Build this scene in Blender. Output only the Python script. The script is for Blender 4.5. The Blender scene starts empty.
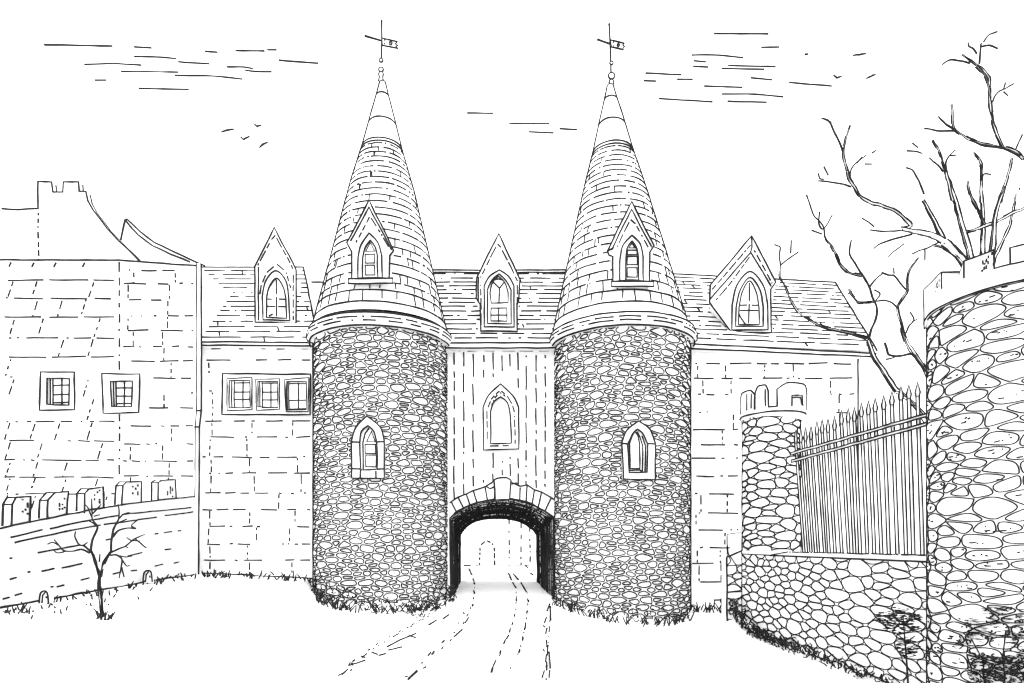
import bpy, math, random
from mathutils import Vector, noise
from mathutils.geometry import tessellate_polygon

# ------------------------------------------------------------------ measures
F, CX, HY, EZ = 640.0, 512.0, 545.0, 2.0        # focal length in pixels, optical axis, horizon row, eye height
EYE = Vector((0, 0, EZ))
C = bpy.context.scene.collection
R = random.Random(7)

def ray(px, py): return Vector(((px - CX) / F, 1.0, (HY - py) / F))
def P(px, py, Y): return EYE + ray(px, py) * Y

class Plane:
    def __init__(s, o, n):
        s.o = Vector(o); s.n = Vector(n).normalized()
        if (EYE - s.o).dot(s.n) < 0: s.n.negate()
    def hit(s, px, py, off=0.0):
        d = ray(px, py); o = s.o + s.n * off
        return EYE + d * ((o - EYE).dot(s.n) / d.dot(s.n))
    def pts(s, lst, off=0.0): return [s.hit(x, y, off) for x, y in lst]

def smooth(t): t = max(0.0, min(1.0, t)); return t * t * (3 - 2 * t)
PROFILE = [(-60, .8), (-8.2, .78), (-7.3, .70), (-6.85, .10), (-4, .02), (-2.5, 0), (1.6, -.02), (3, -.30), (4.2, -.50), (6.9, -.55), (60, -.6)]
def ground(x, y):
    for (a, ha), (b, hb) in zip(PROFILE, PROFILE[1:]):
        if x <= b:
            h = ha + (hb - ha) * max(0, (x - a)) / (b - a); break
    else: h = -.6
    if x < -6.85:
        h = h * (.45 + .55 * smooth((y - 10) / 14)) + (.15 * smooth((-x - 8) / 4) if y < 40 else 0)
    if x > 1.6:
        h += .28 * smooth((y - 21) / 4) * smooth((x - 5.5) / 1.5) + .45 * smooth((y - 17.6) / 1.6) * smooth((x - 6.2) / .5) * (1 - smooth((y - 21) / 3))
    if y > 32: h *= 1 - smooth((y - 32) / 10)
    if y > 24: h += .37 * min(1, (y - 24) / 4) + .05 * smooth((y - 28) / 18)   # the drive climbs through the gate
    return h
def ghit(px, py):
    d = ray(px, py); t = 2.0
    for _ in range(6000):
        p = EYE + d * t
        if p.z <= ground(p.x, p.y): return p
        t += .02
    return EYE + d * 40

# ------------------------------------------------------------------ materials (procedural)
def white(name, v, rough=.9, scale=3.0, spread=.04, spec=0.0):
    m = bpy.data.materials.new(name); m.use_nodes = True
    nt = m.node_tree; b = nt.nodes['Principled BSDF']
    tc = nt.nodes.new('ShaderNodeTexCoord'); nz = nt.nodes.new('ShaderNodeTexNoise'); cr = nt.nodes.new('ShaderNodeValToRGB')
    nz.inputs['Scale'].default_value = scale; nz.inputs['Detail'].default_value = 6
    cr.color_ramp.elements[0].position = .3; cr.color_ramp.elements[1].position = .7
    a, c = max(0, v - spread), v + spread * .4
    cr.color_ramp.elements[0].color = (a, a, a, 1); cr.color_ramp.elements[1].color = (c, c, c, 1)
    nt.links.new(tc.outputs['Object'], nz.inputs['Vector']); nt.links.new(nz.outputs['Fac'], cr.inputs['Fac'])
    nt.links.new(cr.outputs['Color'], b.inputs['Base Color'])
    b.inputs['Roughness'].default_value = rough; b.inputs['Specular IOR Level'].default_value = spec
    return m
STONE = white('limewashed_stone', .82)
INK = white('black_line', .024, 1.0, 2.0, .008)
SLATE = white('white_slate', .82)
GLASS = white('white_pane', .82, .3)
EARTH = white('white_ground', .82)
ROADM = white('white_road', .82)
IRON = white('painted_iron', .8, .6)
BARK = white('pale_bark', .8)
DARKBARK = white('dark_bark', .024, 1.0, 8.0, .01)
LEAF = white('dark_leaf', .022, 1.0, 8.0, .01)
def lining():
    m = white('shade_hatched_lining', .3); nt = m.node_tree
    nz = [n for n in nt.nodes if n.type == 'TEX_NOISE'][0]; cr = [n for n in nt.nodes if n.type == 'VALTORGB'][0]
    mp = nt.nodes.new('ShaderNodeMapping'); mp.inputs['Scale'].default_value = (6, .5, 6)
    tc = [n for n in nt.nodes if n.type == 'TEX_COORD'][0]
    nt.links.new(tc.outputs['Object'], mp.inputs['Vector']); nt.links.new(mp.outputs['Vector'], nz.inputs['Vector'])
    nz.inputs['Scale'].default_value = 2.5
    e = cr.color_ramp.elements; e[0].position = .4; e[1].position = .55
    e[0].color = (.02, .02, .02, 1); e[1].color = (.75, .75, .75, 1)  # dark streaks put the shade of the vault into the base colour
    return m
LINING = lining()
MATS = [STONE, INK, SLATE, GLASS, EARTH, ROADM, IRON, BARK, DARKBARK, LEAF, LINING]
NI = {m.name: i for i, m in enumerate(MATS)}
W, K, SL, GL, EA, RO, IR, BK, DB, LF, LN = range(11)

# ------------------------------------------------------------------ mesh builder
def resample(pts, step, closed=False):
    q = list(pts) + ([pts[0]] if closed else [])
    out = []
    for a, b in zip(q, q[1:]):
        n = max(1, int(round((b - a).length / step)))
        for i in range(n): out.append(a.lerp(b, i / n))
    if not closed: out.append(q[-1])
    return out
def spline(pts, n=5, closed=False):
    if len(pts) < 3 and not closed: return list(pts)
    out = []; L = len(pts)
    for i in range(L if closed else L - 1):
        g = lambda k: pts[k % L] if closed else pts[max(0, min(L - 1, k))]
        p0, p1, p2, p3 = g(i - 1), g(i), g(i + 1), g(i + 2)
        for j in range(n):
            t = j / n
            out.append(tuple(.5 * (2 * b + (c - a) * t + (2 * a - 5 * b + 4 * c - d) * t * t + (-a + 3 * b - 3 * c + d) * t ** 3)
                             for a, b, c, d in zip(p0, p1, p2, p3)))
    if not closed: out.append(tuple(pts[-1]))
    return out
def arch(p, rnd=False):                                   # 2D outline: corner, springing, shoulder, apex, shoulder, springing, corner
    h = len(p) // 2
    if rnd: return [p[0]] + spline(p[1:-1], 5) + [p[-1]]
    return [p[0]] + spline(p[1:h + 1], 4)[:-1] + spline(p[h:-1], 4) + [p[-1]]
def rect(x0, y0, x1, y1): return [(x0, y0), (x1, y0), (x1, y1), (x0, y1)]

LW = 1.36
class MB:
    def __init__(s, depth): s.v = []; s.f = []; s.m = []; s.S = depth / F
    def face(s, pts, m=W):
        b = len(s.v); s.v += [Vector(p) for p in pts]; s.f.append(tuple(range(b, b + len(pts)))); s.m.append(m)
    def poly(s, loops, m=W):
        b = len(s.v); flat = [Vector(p) for l in loops for p in l]; s.v += flat
        for t in tessellate_polygon([[Vector(p) for p in l] for l in loops]):
            s.f.append(tuple(b + i for i in t)); s.m.append(m)
    def sides(s, a, bb, m=W, closed=True):
        n = len(a)
        for i in range(n if closed else n - 1):
            j = (i + 1) % n; s.face([a[i], a[j], bb[j], bb[i]], m)
    def extrude(s, loop, vec, m=W):
        vec = Vector(vec); back = [p + vec for p in loop]
        s.poly([loop], m); s.poly([back], m); s.sides(loop, back, m)
    def ring(s, outer, inner, vec, m=W):
        vec = Vector(vec); s.poly([outer, inner], m)
        s.sides(outer, [p + vec for p in outer], m); s.sides(inner, [p + vec for p in inner], m)
    def tube(s, pts, rad, m, sides=4, closed=False, cap=True):
        n = len(pts); base = len(s.v)
        for i, p in enumerate(pts):
            a = pts[i - 1] if (i or closed) else p; c = pts[(i + 1) % n] if (i < n - 1 or closed) else p
            t = (c - a)
            if t.length < 1e-9: t = Vector((0, 0, 1))
            t.normalize()
            up = Vector((0, 1, 0)) if abs(t.y) < .9 else Vector((1, 0, 0))
            u = t.cross(up).normalized(); w = t.cross(u)
            r = rad[i] if isinstance(rad, (list, tuple)) else rad
            for k in range(sides):
                an = 2 * math.pi * (k + .5) / sides
                s.v.append(p + (u * math.cos(an) + w * math.sin(an)) * r)
        for i in range(n if closed else n - 1):
            j = (i + 1) % n
            for k in range(sides):
                l = (k + 1) % sides
                s.f.append((base + i * sides + k, base + i * sides + l, base + j * sides + l, base + j * sides + k)); s.m.append(m)
        if cap and not closed:
            s.f.append(tuple(base + k for k in range(sides))); s.m.append(m)
            s.f.append(tuple(base + (n - 1) * sides + k for k in range(sides))); s.m.append(m)
    def ink(s, pts, w=1.45, closed=False, wob=.55, m=K):
        pts = resample([Vector(p) for p in pts], s.S * 8, closed)
        if wob:
            q = []
            for p in pts:
                n = noise.noise_vector(p / (s.S * 16)); n.y *= .15
                q.append(p + n * s.S * wob)
            pts = q
        # line thickness varies a little, like mortar of uneven depth
        rad = [s.S * w * .5 * LW * (.92 + .3 * noise.noise(p / (s.S * 11) + Vector((9, 3, 1)))) for p in pts]
        s.tube(pts, rad, m, 6, closed)
    def dashes(s, a, b, rnd, on=(8, 26), off=(3, 9), w=1.3, n=0, curve=None, skip=0):
        """broken line from a to b (or along curve(t), t in 0..1); lengths in pixels at the object's depth"""
        f = curve or (lambda t: Vector(a).lerp(Vector(b), t))
        L = sum((f(i / 20) - f((i + 1) / 20)).length for i in range(20)) / s.S
        x = rnd.uniform(0, off[1])
        while x < L:
            l = rnd.uniform(*on) if rnd.random() > .22 else rnd.uniform(1, 3)
            e = min(L, x + l)
            if rnd.random() >= skip:
                k = max(1, int((e - x) / 6))
                s.ink([f((x + (e - x) * i / k) / L) for i in range(k + 1)], w)
            x = e + rnd.uniform(*off)
    def lathe(s, cx, cy, prof, m=W, n=48, lean=None):
        rings = []
        for r, z in prof:
            ox, oy = lean(z) if lean else (0, 0)
            rings.append([Vector((cx + ox + r * math.cos(2 * math.pi * i / n), cy + oy + r * math.sin(2 * math.pi * i / n), z)) for i in range(n)])
        for a, b in zip(rings, rings[1:]): s.sides(a, b, m)
    def build(s, name, parent=None, loc=None):
        used = sorted(set(s.m)); lut = {u: i for i, u in enumerate(used)}
        lo = [min(v[k] for v in s.v) for k in range(3)]; hi = [max(v[k] for v in s.v) for k in range(3)]
        o_w = Vector(loc) if loc is not None else Vector(((lo[0] + hi[0]) / 2, (lo[1] + hi[1]) / 2, lo[2]))
        me = bpy.data.meshes.new(name); me.from_pydata([v - o_w for v in s.v], [], s.f)
        for u in used: me.materials.append(MATS[u])
        me.polygons.foreach_set('material_index', [lut[x] for x in s.m]); me.update()
        o = bpy.data.objects.new(name, me); C.objects.link(o)
        WL[o.name] = o_w
        if parent: o.parent = parent; o.location = o_w - WL[parent.name]
        else: o.location = o_w
        return o
WL = {}
def tag(o, label=None, cat=None, group=None, kind=None):
    if label: o['label'] = label
    if cat: o['category'] = cat
    if group: o['group'] = group
    if kind: o['kind'] = kind
    return o
def thing(name, label, cat, loc, group=None):
    o = bpy.data.objects.new(name, None); C.objects.link(o); o.location = loc; o.empty_display_size = .3
    WL[o.name] = Vector(loc); return tag(o, label, cat, group)

# ------------------------------------------------------------------ stones: relaxed cells with rounded corners
def chaikin(p, n=2, soft=.17):
    for _ in range(n):
        q = []
        for a, b in zip(p, p[1:] + p[:1]):
            c = soft if _ == 0 else .27
            q.append((a[0] * (1 - c) + b[0] * c, a[1] * (1 - c) + b[1] * c)); q.append((a[0] * c + b[0] * (1 - c), a[1] * c + b[1] * (1 - c)))
        p = q
    return p
def stones(x0, x1, y0, y1, w, h, inset, rnd, vary=.5, rounds=2, soft=.17):
    asp = w / h; pts = []; cell = {}
    lo, hi = h * (1 - vary * .9), h * (1 + vary)
    g = hi
    A = (x1 - x0) * (y1 - y0)
    tries = int(A / (w * h) * 26)
    for _ in range(tries):
        x, y = rnd.uniform(x0 / asp, x1 / asp), rnd.uniform(y0, y1)
        r = lo + (hi - lo) * rnd.random() ** 1.6
        i, j = int(math.floor(x / g)), int(math.floor(y / g)); ok = True
        for a in (i - 1, i, i + 1):
            for b in (j - 1, j, j + 1):
                for (qx, qy, qr) in cell.get((a, b), ()):
                    if (qx - x) ** 2 + (qy - y) ** 2 < ((r + qr) * .46) ** 2: ok = False; break
                if not ok: break
            if not ok: break
        if ok: cell.setdefault((i, j), []).append((x, y, r)); pts.append((x, y, r))
    out = []
    for (x, y, r) in pts:
        i, j = int(math.floor(x / g)), int(math.floor(y / g)); nb = []
        for a in range(i - 2, i + 3):
            for b in range(j - 2, j + 3):
                nb += [q for q in cell.get((a, b), ()) if q[0] != x or q[1] != y]
        k = 2.2 * hi
        poly = [((x - k) * asp, y - k), ((x + k) * asp, y - k), ((x + k) * asp, y + k), ((x - k) * asp, y + k)]
        for (qx, qy, qr) in nb:
            nx, ny = (qx - x) / asp, (qy - y)                       # normal in real space
            D = ((qx - x) ** 2 + (qy - y) ** 2)
            t = .5 + (r * r - qr * qr) / (2 * max(D, 1e-6)) * .22
            t = max(.25, min(.75, t))
            mx, my = (x + (qx - x) * t) * asp, y + (qy - y) * t
            L = math.hypot(nx, ny); nx /= L; ny /= L
            d0 = mx * nx + my * ny - inset
            q = []
            for A_, B_ in zip(poly, poly[1:] + poly[:1]):
                da, db = A_[0] * nx + A_[1] * ny - d0, B_[0] * nx + B_[1] * ny - d0
                if da <= 0: q.append(A_)
                if da * db < 0:
                    u = da / (da - db); q.append((A_[0] + (B_[0] - A_[0]) * u, A_[1] + (B_[1] - A_[1]) * u))
            poly = q
            if len(poly) < 3: break
        if len(poly) < 3: continue
        # drop very short edges
        q = []
        for a, b in zip(poly, poly[1:] + poly[:1]):
            if math.hypot(a[0] - b[0], a[1] - b[1]) > h * .08: q.append(a)
        if len(q) < 3: continue
        xs = [p[0] for p in q]; ys = [p[1] for p in q]
        if max(ys) - min(ys) < h * .1 or max(xs) - min(xs) < h * .1: continue
        out.append((chaikin(q, rounds, soft), (x * asp, y)))
    return out

class Cyl:
    """upright round wall; azimuth 0 faces the eye"""
    def __init__(s, xl, xr, Y):
        a1, a2 = math.atan((xl - CX) / F), math.atan((xr - CX) / F)
        a, hlf = (a1 + a2) / 2, (a2 - a1) / 2
        d = Y / math.cos(a); s.c = Vector((d * math.sin(a), Y, 0)); s.d = d; s.r = d * math.sin(hlf)
        s.a0 = math.atan2(-s.c.y, -s.c.x)
    def pt(s, az, z, dr=0.0, r=None):
        r = (s.r if r is None else r) + dr
        return Vector((s.c.x + r * math.cos(s.a0 + az), s.c.y + r * math.sin(s.a0 + az), z))
    def tang(s, r=None, k=0.0, z=0.0):
        r = s.r if r is None else r
        return math.acos(max(-1, min(1, (r + k * (z - EZ)) / s.d)))
    def front(s, r=None): return s.c.y - (s.r if r is None else r) * abs(math.sin(s.a0))

def ashlar(mb, pl, rows, xl, xr, rnd, step=40, excl=(), slant=0.0, on=(7, 24), off=(4, 12), skip=.05, tick=.8):
    lift = mb.S * .4
    def bad(x, y): return any(a - 3 < x < c + 3 and b - 3 < y < d + 3 for a, b, c, d in excl)
    for i, y in enumerate(rows):
        x = xl + rnd.uniform(1, 10)
        while x < xr - 2:
            e = min(xr - 1, x + (rnd.uniform(*on) if rnd.random() > .3 else rnd.uniform(1, 4)))
            if not bad(x, y) and not bad(e, y) and not bad((x + e) / 2, y) and rnd.random() > skip:
                mb.ink([pl.hit(x, y, lift), pl.hit(e, y + rnd.uniform(-.6, .6), lift)], 1.2)
            x = e + rnd.uniform(*off)
        y2 = rows[i + 1] if i + 1 < len(rows) else y + (rows[-1] - rows[-2])
        x = xl + (.25 if i % 2 else .75) * step + rnd.uniform(-4, 4) - (step if i % 2 == 0 else 0) * .5
        while x < xr - 3:
            if not bad(x, (y + y2) / 2) and not bad(x, y) and not bad(x, y2) and rnd.random() < tick:
                yy = y + rnd.uniform(1, 3); hgt = (y2 - y)
                while yy < y2 - 1:
                    ye = min(y2 - 1, yy + rnd.uniform(1.5, hgt * .5))
                    sx = lambda v: x + slant * ((y + y2) / 2 - v)
                    mb.ink([pl.hit(sx(yy), yy, lift), pl.hit(sx(ye), ye, lift)], 1.1)
                    yy = ye + rnd.uniform(2, 5)
            x += step * rnd.uniform(.8, 1.2)

def window(parent, pl, outer, inner, lines, D, t=.10, name='window', deep=False, closed_lines=(), extra=(), label=None, joints=(), pz=.012):
    """raised surround with a pane set back inside it; the pane a sub-part unless the window is one already"""
    mb = MB(D); o = pl.pts(outer, t); i = pl.pts(inner, t)
    mb.ring(o, i, pl.n * -(t + .05)); mb.ink(pl.pts(outer, t + mb.S * .2), 1.4, True); mb.ink(pl.pts(inner, t + mb.S * .2), 1.35, True)
    for e in extra: mb.dashes(None, None, R, (4, 10), (2, 4), 1.2, curve=polycurve(pl.pts(e, t + mb.S * .4)))
    for e in joints: mb.ink(pl.pts(e, t + mb.S * .3), 1.3)
    pb = mb if deep else MB(D)
    pb.face(pl.pts(inner, pz), GL)
    for l in lines: pb.ink(pl.pts(l, pz + mb.S * .3), 1.2)
    for l in closed_lines: pb.ink(pl.pts(l, pz + mb.S * .3), 1.2, True)
    w = mb.build(name, parent)
    if label: w['label'] = label
    if not deep: pb.build('pane', w)
    return w
def roof(mb, a, b, over, ze, zr, run, rows, rnd, va=0.0, vb=0.0, ticks=.5, double=False, on=(12, 46)):
    """pitched roof between wall ends a, b (xy) on the front line; va/vb move the ridge ends along the wall"""
    a = Vector((a[0], a[1], 0)); b = Vector((b[0], b[1], 0)); u = (b - a).normalized(); n = Vector((u.y, -u.x, 0))
    if n.y > 0: n.negate()
    e0, e1 = a + n * over, b + n * over
    e0.z = e1.z = ze
    r0, r1 = a - n * run + u * va, b - n * run + u * vb
    r0.z = r1.z = zr
    b0, b1 = a - n * 2 * run, b - n * 2 * run
    b0.z = b1.z = ze
    mb.face([e0, e1, r1, r0], SL); mb.face([b0, b1, r1, r0], SL); mb.face([e0, r0, b0], SL); mb.face([e1, r1, b1], SL); mb.face([e0, e1, b1, b0], SL)
    nn = (e1 - e0).cross(r0 - e0).normalized()
    if nn.y > 0: nn.negate()
    lift = nn * mb.S * .4
    pt = lambda s, t: (e0.lerp(e1, s)).lerp(r0.lerp(r1, s), t) + lift
    mb.ink([pt(0, 1), pt(1, 1)], 1.4)
    if double: mb.ink([pt(0, .965), pt(1, .965)], 1.2)
    for i in range(1, rows):
        t = i / rows
        t += rnd.uniform(-.006, .006)
        mb.dashes(None, None, rnd, on, (3, 9), 1.2, curve=lambda s, t=t: pt(s, t))
        if rnd.random() < ticks * 1.3:
            for _ in range(max(1, int((b - a).length * .45 * ticks))):
                s = rnd.random(); mb.ink([pt(s, t), pt(s + .004, t - .75 / rows)], 1.15)
    return pt, Plane(e0, nn), (e0, e1, r0, r1)

def gutter(parent, pl, pts_top, pts_bot, D, d=.3):
    mb = MB(D)
    for (t0, t1), (b0, b1) in zip(zip(pts_top, pts_top[1:]), zip(pts_bot, pts_bot[1:])):
        mb.extrude([t0, t1, b1, b0], -pl.n * d, SL)
    up = pl.n * mb.S * .3
    mb.ink([p + up for p in pts_top], 1.4); mb.ink([p + up for p in pts_bot], 1.4)
    return mb.build('gutter', parent)

def dormer(parent, pl, outline, depth, D, inks=(), dash=(), sill=None, back=(0, 1, 0), body=True):
    mb = MB(D); o = pl.pts(outline)
    mb.extrude(o, Vector(back) * depth, W)
    mb.ink(pl.pts(outline, mb.S * .3), 1.45, True)
    for l in inks: mb.ink(pl.pts(l, mb.S * .4), 1.35)
    for l in dash: mb.dashes(None, None, R, (5, 12), (2, 4), 1.25, curve=polycurve(pl.pts(l, mb.S * .4)))
    d = mb.build('dormer', parent)
    if sill:
        sb = MB(D); x0, y0, x1, y1 = sill; s = pl.pts(rect(x0, y0, x1, y1), .12)
        sb.extrude(s, -pl.n * .11, W); sb.ink(pl.pts(rect(x0, y0, x1, y1), .12 + sb.S * .2), 1.4, True); sb.build('sill', d)
    return d

def polycurve(pts):
    L = [0]
    for a, b in zip(pts, pts[1:]): L.append(L[-1] + (b - a).length)
    def f(t):
        x = t * L[-1]
        for i in range(len(pts) - 1):
            if x <= L[i + 1] or i == len(pts) - 2:
                return pts[i].lerp(pts[i + 1], min(1, (x - L[i]) / max(1e-9, L[i + 1] - L[i])))
    return f

# =================================================================== ground, road
def build_ground():
    mb = MB(20)
    xs = [-900, -300, -90, -40, -25] + [-18 + .5 * i for i in range(73)] + [25, 40, 90, 300, 900]
    ys = [-60, -10, 0] + [2 + .5 * i for i in range(71)] + [42, 60, 90, 150, 300, 700, 1500]
    idx = {}
    for j, y in enumerate(ys):
        for i, x in enumerate(xs):
            idx[i, j] = len(mb.v); mb.v.append(Vector((x, y, ground(x, y) if abs(x) < 60 and y < 60 else ground(max(-60, min(60, x)), min(60, y)))))
    for j in range(len(ys) - 1):
        for i in range(len(xs) - 1):
            mb.f.append((idx[i, j], idx[i + 1, j], idx[i + 1, j + 1], idx[i, j + 1])); mb.m.append(EA)
    o = mb.build('ground', None, (0, 0, 0)); tag(o, 'bare white ground sloping around the castle walls', None, None, 'structure')
build_ground()

def build_road():
    mb = MB(18)
    L = [(452, 596), (449, 602), (425, 620), (393, 640), (362, 660), (338, 683), (290, 720), (200, 790)]
    Rr = [(552, 596), (552, 602), (551, 620), (549, 640), (548, 660), (547, 683), (545, 720), (540, 790)]
    rows = []
    for a, b in zip(L, Rr):
        pa, pb = ghit(*a), ghit(*b); row = []
        for i in range(9):
            p = pa.lerp(pb, i / 8); row.append(Vector((p.x, p.y, ground(p.x, p.y) + .035)))
        rows.append(row)
    pre = []
    for y in (48, 42, 38, 34, 32, 30, 29, 28, 27, 26, 25):
        hw = 1.6 if y < 29 else 2.2
        pre.append([Vector((-.41 + hw * (i / 4 - 1), y, ground(0, y) + .035)) for i in range(9)])
    rows = pre + rows
    for r0, r1 in zip(rows, rows[1:]):
        for i in range(8): mb.face([r0[i], r0[i + 1], r1[i + 1], r1[i]], RO)
    T = '''470,280 450,295|425,300 398,318|350,350 290,375|300,400 250,412|245,400 290,375|240,425 215,432|165,450 135,461 105,470|105,470 108,460 120,462|90,495 68,507|150,435 165,440|190,420 210,428|325,357 350,365|115,485 112,489
545,108 555,130|560,145 565,165|563,190 565,200|560,240 557,248|543,290 530,310|520,335 490,362|480,372 475,378|450,400 445,408|405,420 395,433|375,458 372,461|388,474 378,480|310,510 320,512|505,310 507,312|525,272 527,276|453,375 455,378
690,125 700,150|705,160 717,180|718,215 718,228|712,282 711,286|696,330 693,345|678,372 672,388|660,425 656,432|643,450 630,480|708,128 725,150|735,160 755,195|763,225 762,232|756,268 757,275|752,310 750,330|745,345 746,348|733,395 735,400|724,425 723,428|697,478 698,481
840,240 830,265|842,250 843,300|828,290 820,310|830,330 825,350|828,375 830,400|838,420 842,480|828,430 825,455|820,490 812,515|840,490 838,515|818,320 822,326|817,410 820,416|830,470 826,474|750,95 760,104|770,125 779,132'''
    for seg in T.replace('\n', '|').split('|'):
        pts = [tuple(float(c) for c in q.split(',')) for q in seg.split()]
        pp = []
        for x, y in pts:
            g = ghit(320 + x / 3.657, 540 + y / 3.657); pp.append(Vector((g.x, g.y, g.z + .05)))
        mb.S = pp[0].y / F
        mb.ink(pp, 1.2, wob=.2)
    rnd = random.Random(9)
    for line, on, off in (([(447, 603), (430, 617), (405, 632), (375, 650), (350, 670), (338, 681)], (5, 24), (14, 40)), ([(440, 608), (412, 627), (380, 644), (352, 665)], (3, 12), (16, 44)),
                          ([(471, 570), (475, 585), (473, 605), (462, 628), (442, 645), (425, 665), (408, 683)], (5, 22), (22, 60)), ([(551, 606), (549, 635), (547, 660), (546, 683)], (10, 50), (14, 40)),
                          ([(510, 572), (516, 590), (516, 610), (511, 632), (500, 655), (490, 678)], (6, 22), (24, 70)), ([(516, 573), (527, 590), (528, 612), (523, 640), (514, 670)], (5, 16), (26, 70))):
        q = [ghit(*p) + Vector((0, 0, .05)) for p in line]
        mb.S = sum(p.y for p in q) / len(q) / F
        mb.dashes(None, None, rnd, on, off, 1.0, curve=polycurve(q))
    o = mb.build('driveway'); tag(o, 'pale curving drive with dashed wheel ruts leading through the gate arch', None, None, 'structure')
build_road()

# =================================================================== round towers
def cone_profile(tab, Y):
    return [(hw * Y / F, EZ + (HY - y) / F * Y) for y, hw in tab]

def tower(xl, xr, seed, label, tab, apex_px, base_px, rings_px, vane, lancet, dorm):
    rnd = random.Random(seed); Y = 24.0; cy = Cyl(xl, xr, Y); D = 22.5
    t = thing('round_tower', label, 'tower', (cy.c.x, cy.c.y, ground(cy.c.x, cy.c.y - 2.5)), 'twin round towers flanking the gate')
    # --- rubble wall
    z0, z1 = -1.2, 9.42
    mb = MB(D); mb.lathe(cy.c.x, cy.c.y, [(cy.r, z0), (cy.r, z1)], W, 64)
    amax = 1.35; wide = lambda q: q + .24 * q ** 3            # stones grow longer towards the sides
    for loop, c in stones(-amax * cy.r, amax * cy.r, -.75, z1, .40, .208, .031, rnd, .42, 2, .19):
        mb.tube([cy.pt(wide(x / cy.r), min(z, z1 - .01), .01) for x, z in loop], mb.S * .69 * rnd.uniform(.85, 1.15), K, 4, True)
    ta = cy.tang()
    for sgn in (-1, 1):
        mb.ink([cy.pt(sgn * ta, z0, .015), cy.pt(sgn * ta, z1, .015)], 1.4, wob=.3)
    mb.build('wall', t)
    # --- cornice
    cb = MB(D); r = cy.r
    prof = [(r - .05, 9.34), (r + .14, 9.36), (r + .22, 9.46), (r + .24, 9.62), (r + .17, 9.78), (r - .1, 9.86)]
    cb.lathe(cy.c.x, cy.c.y, prof, W, 64)
    arc = lambda rr, z, m=2.0: (lambda q: cy.pt(-m + 2 * m * q, z, 0, rr))
    for rr, z in ((r + .15, 9.36), (r + .18, 9.785)):
        f = arc(rr, z); cb.ink([f(i / 60) for i in range(61)], 1.4)
    cb.dashes(None, None, rnd, (10, 30), (3, 8), 1.25, curve=arc(r + .245, 9.62))
    cb.dashes(None, None, rnd, (10, 34), (5, 14), 1.2, curve=arc(r + .235, 9.50))
    for sgn in (-1, 1):
        a = sgn * cy.tang(r + .2)
        cb.ink([cy.pt(a, z, 0, rr + .005) for rr, z in prof], 1.4, wob=.2)
    cb.build('cornice', t)
    # --- cone roof (leans a little, as drawn)
    cp = cone_profile(tab, Y); zA, zB = cp[0][1], cp[-1][1]
    dx = (apex_px - base_px) / F * Y
    lean = lambda z: (dx * max(0, min(1.3, (z - zB) / (zA - zB))), 0)
    def rad(z):
        for (ra, za), (rb, zb) in zip(cp, cp[1:]):
            if z >= zb: return ra + (rb - ra) * (za - z) / (za - zb)
        return cp[-1][0]
    def cpt(az, z, dr=0.0):
        p = cy.pt(az, z, dr, rad(z)); ox, _ = lean(z); p.x += ox + (base_px - (xl + xr) / 2) / F * Y; return p
    rb = MB(D); bx = (base_px - (xl + xr) / 2) / F * Y
    rb.lathe(cy.c.x + bx, cy.c.y, list(reversed(cp)), SL, 64, lean)
    rb.ink([cpt(0, z) for z in (zA, zA)] and [cpt(-1.9 + 3.8 * i / 40, zA) for i in range(41)], 1.1)
    slope = (cp[-1][0] - cp[1][0]) / (cp[1][1] - cp[-1][1])
    for sgn in (-1, 1):
        zs = [zA + (zB - zA) * i / 40 for i in range(41)]
        rb.ink([cpt(sgn * cy.tang(rad(z), slope, z), z, .02) for z in zs], 1.4, wob=.3)
    def z_at(y):                                  # height of the ring whose front edge shows on row y
        lo, hi = zB - .3, zA
        for _ in range(40):
            m = (lo + hi) / 2; p = cpt(0, m); yy = HY - (p.z - EZ) / p.y * F
            if yy > y: lo = m
            else: hi = m
        return (lo + hi) / 2
    for y in rings_px:
        z = z_at(y); rb.ink([cpt(-1.9 + 3.8 * i / 50, z, .01) for i in range(51)], 1.35)
    y = rings_px[-1] + 2.5; prev = None; n = 0
    while y < 306:
        z = z_at(y); fr = (y - 140) / 170
        f = lambda q, z=z: cpt(-1.75 + 3.5 * q, z, .01)
        if y > 286: rb.ink([f(i / 60) for i in range(61)], 1.35)
        else: rb.dashes(None, None, rnd, (9, 30 + 25 * fr), (2, 6), 1.25, curve=f)
        if prev is not None:
            k = int(1 + 7 * fr * fr) if y > 215 else rnd.choice((0, 1, 1, 2))
            for q in range(11 if y > 276 else k):
                az = rnd.uniform(-1.2, 1.2) if y <= 276 else -1.25 + 2.5 * (q + rnd.uniform(.3, .8)) / 11; zz = prev + (z - prev) * rnd.uniform(.65, .95)
                rb.ink([cpt(az, prev - .02, .01), cpt(az + rnd.uniform(-.01, .01), zz, .01)], 1.05)
        prev = z; n += 1
        y = 290 if 276 < y < 290 else 301.5 if y == 290 else 320 if y > 300 else y + 4.1 + max(0, fr) * 7.2
        if 283 < y < 290: y = 290
    rb.build('cone_roof', t)
    # --- finial and vane
    ax = cpt(0, zA); Yv = cy.c.y
    rod, balls, cross, flag, marks = vane
    fb = MB(Yv); cxp, ytop, ybot = rod
    pr = [(2.4, ybot + 10), (1.7, ybot + 6), (2.4, ybot + 3), (1.6, ybot + 1), (.5, ybot)]
    c0 = P(cxp, ybot, Yv)
    fb.lathe(c0.x, c0.y, [(h * Yv / F, P(cxp, y, Yv).z) for h, y in pr], W, 16)
    for sgn in (-1, 1): fb.ink([P(cxp + sgn * h, y, Yv) - Vector((0, h * Yv / F * .6, 0)) for h, y in pr[:4]], 1.3, wob=0)
    bl = []
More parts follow.
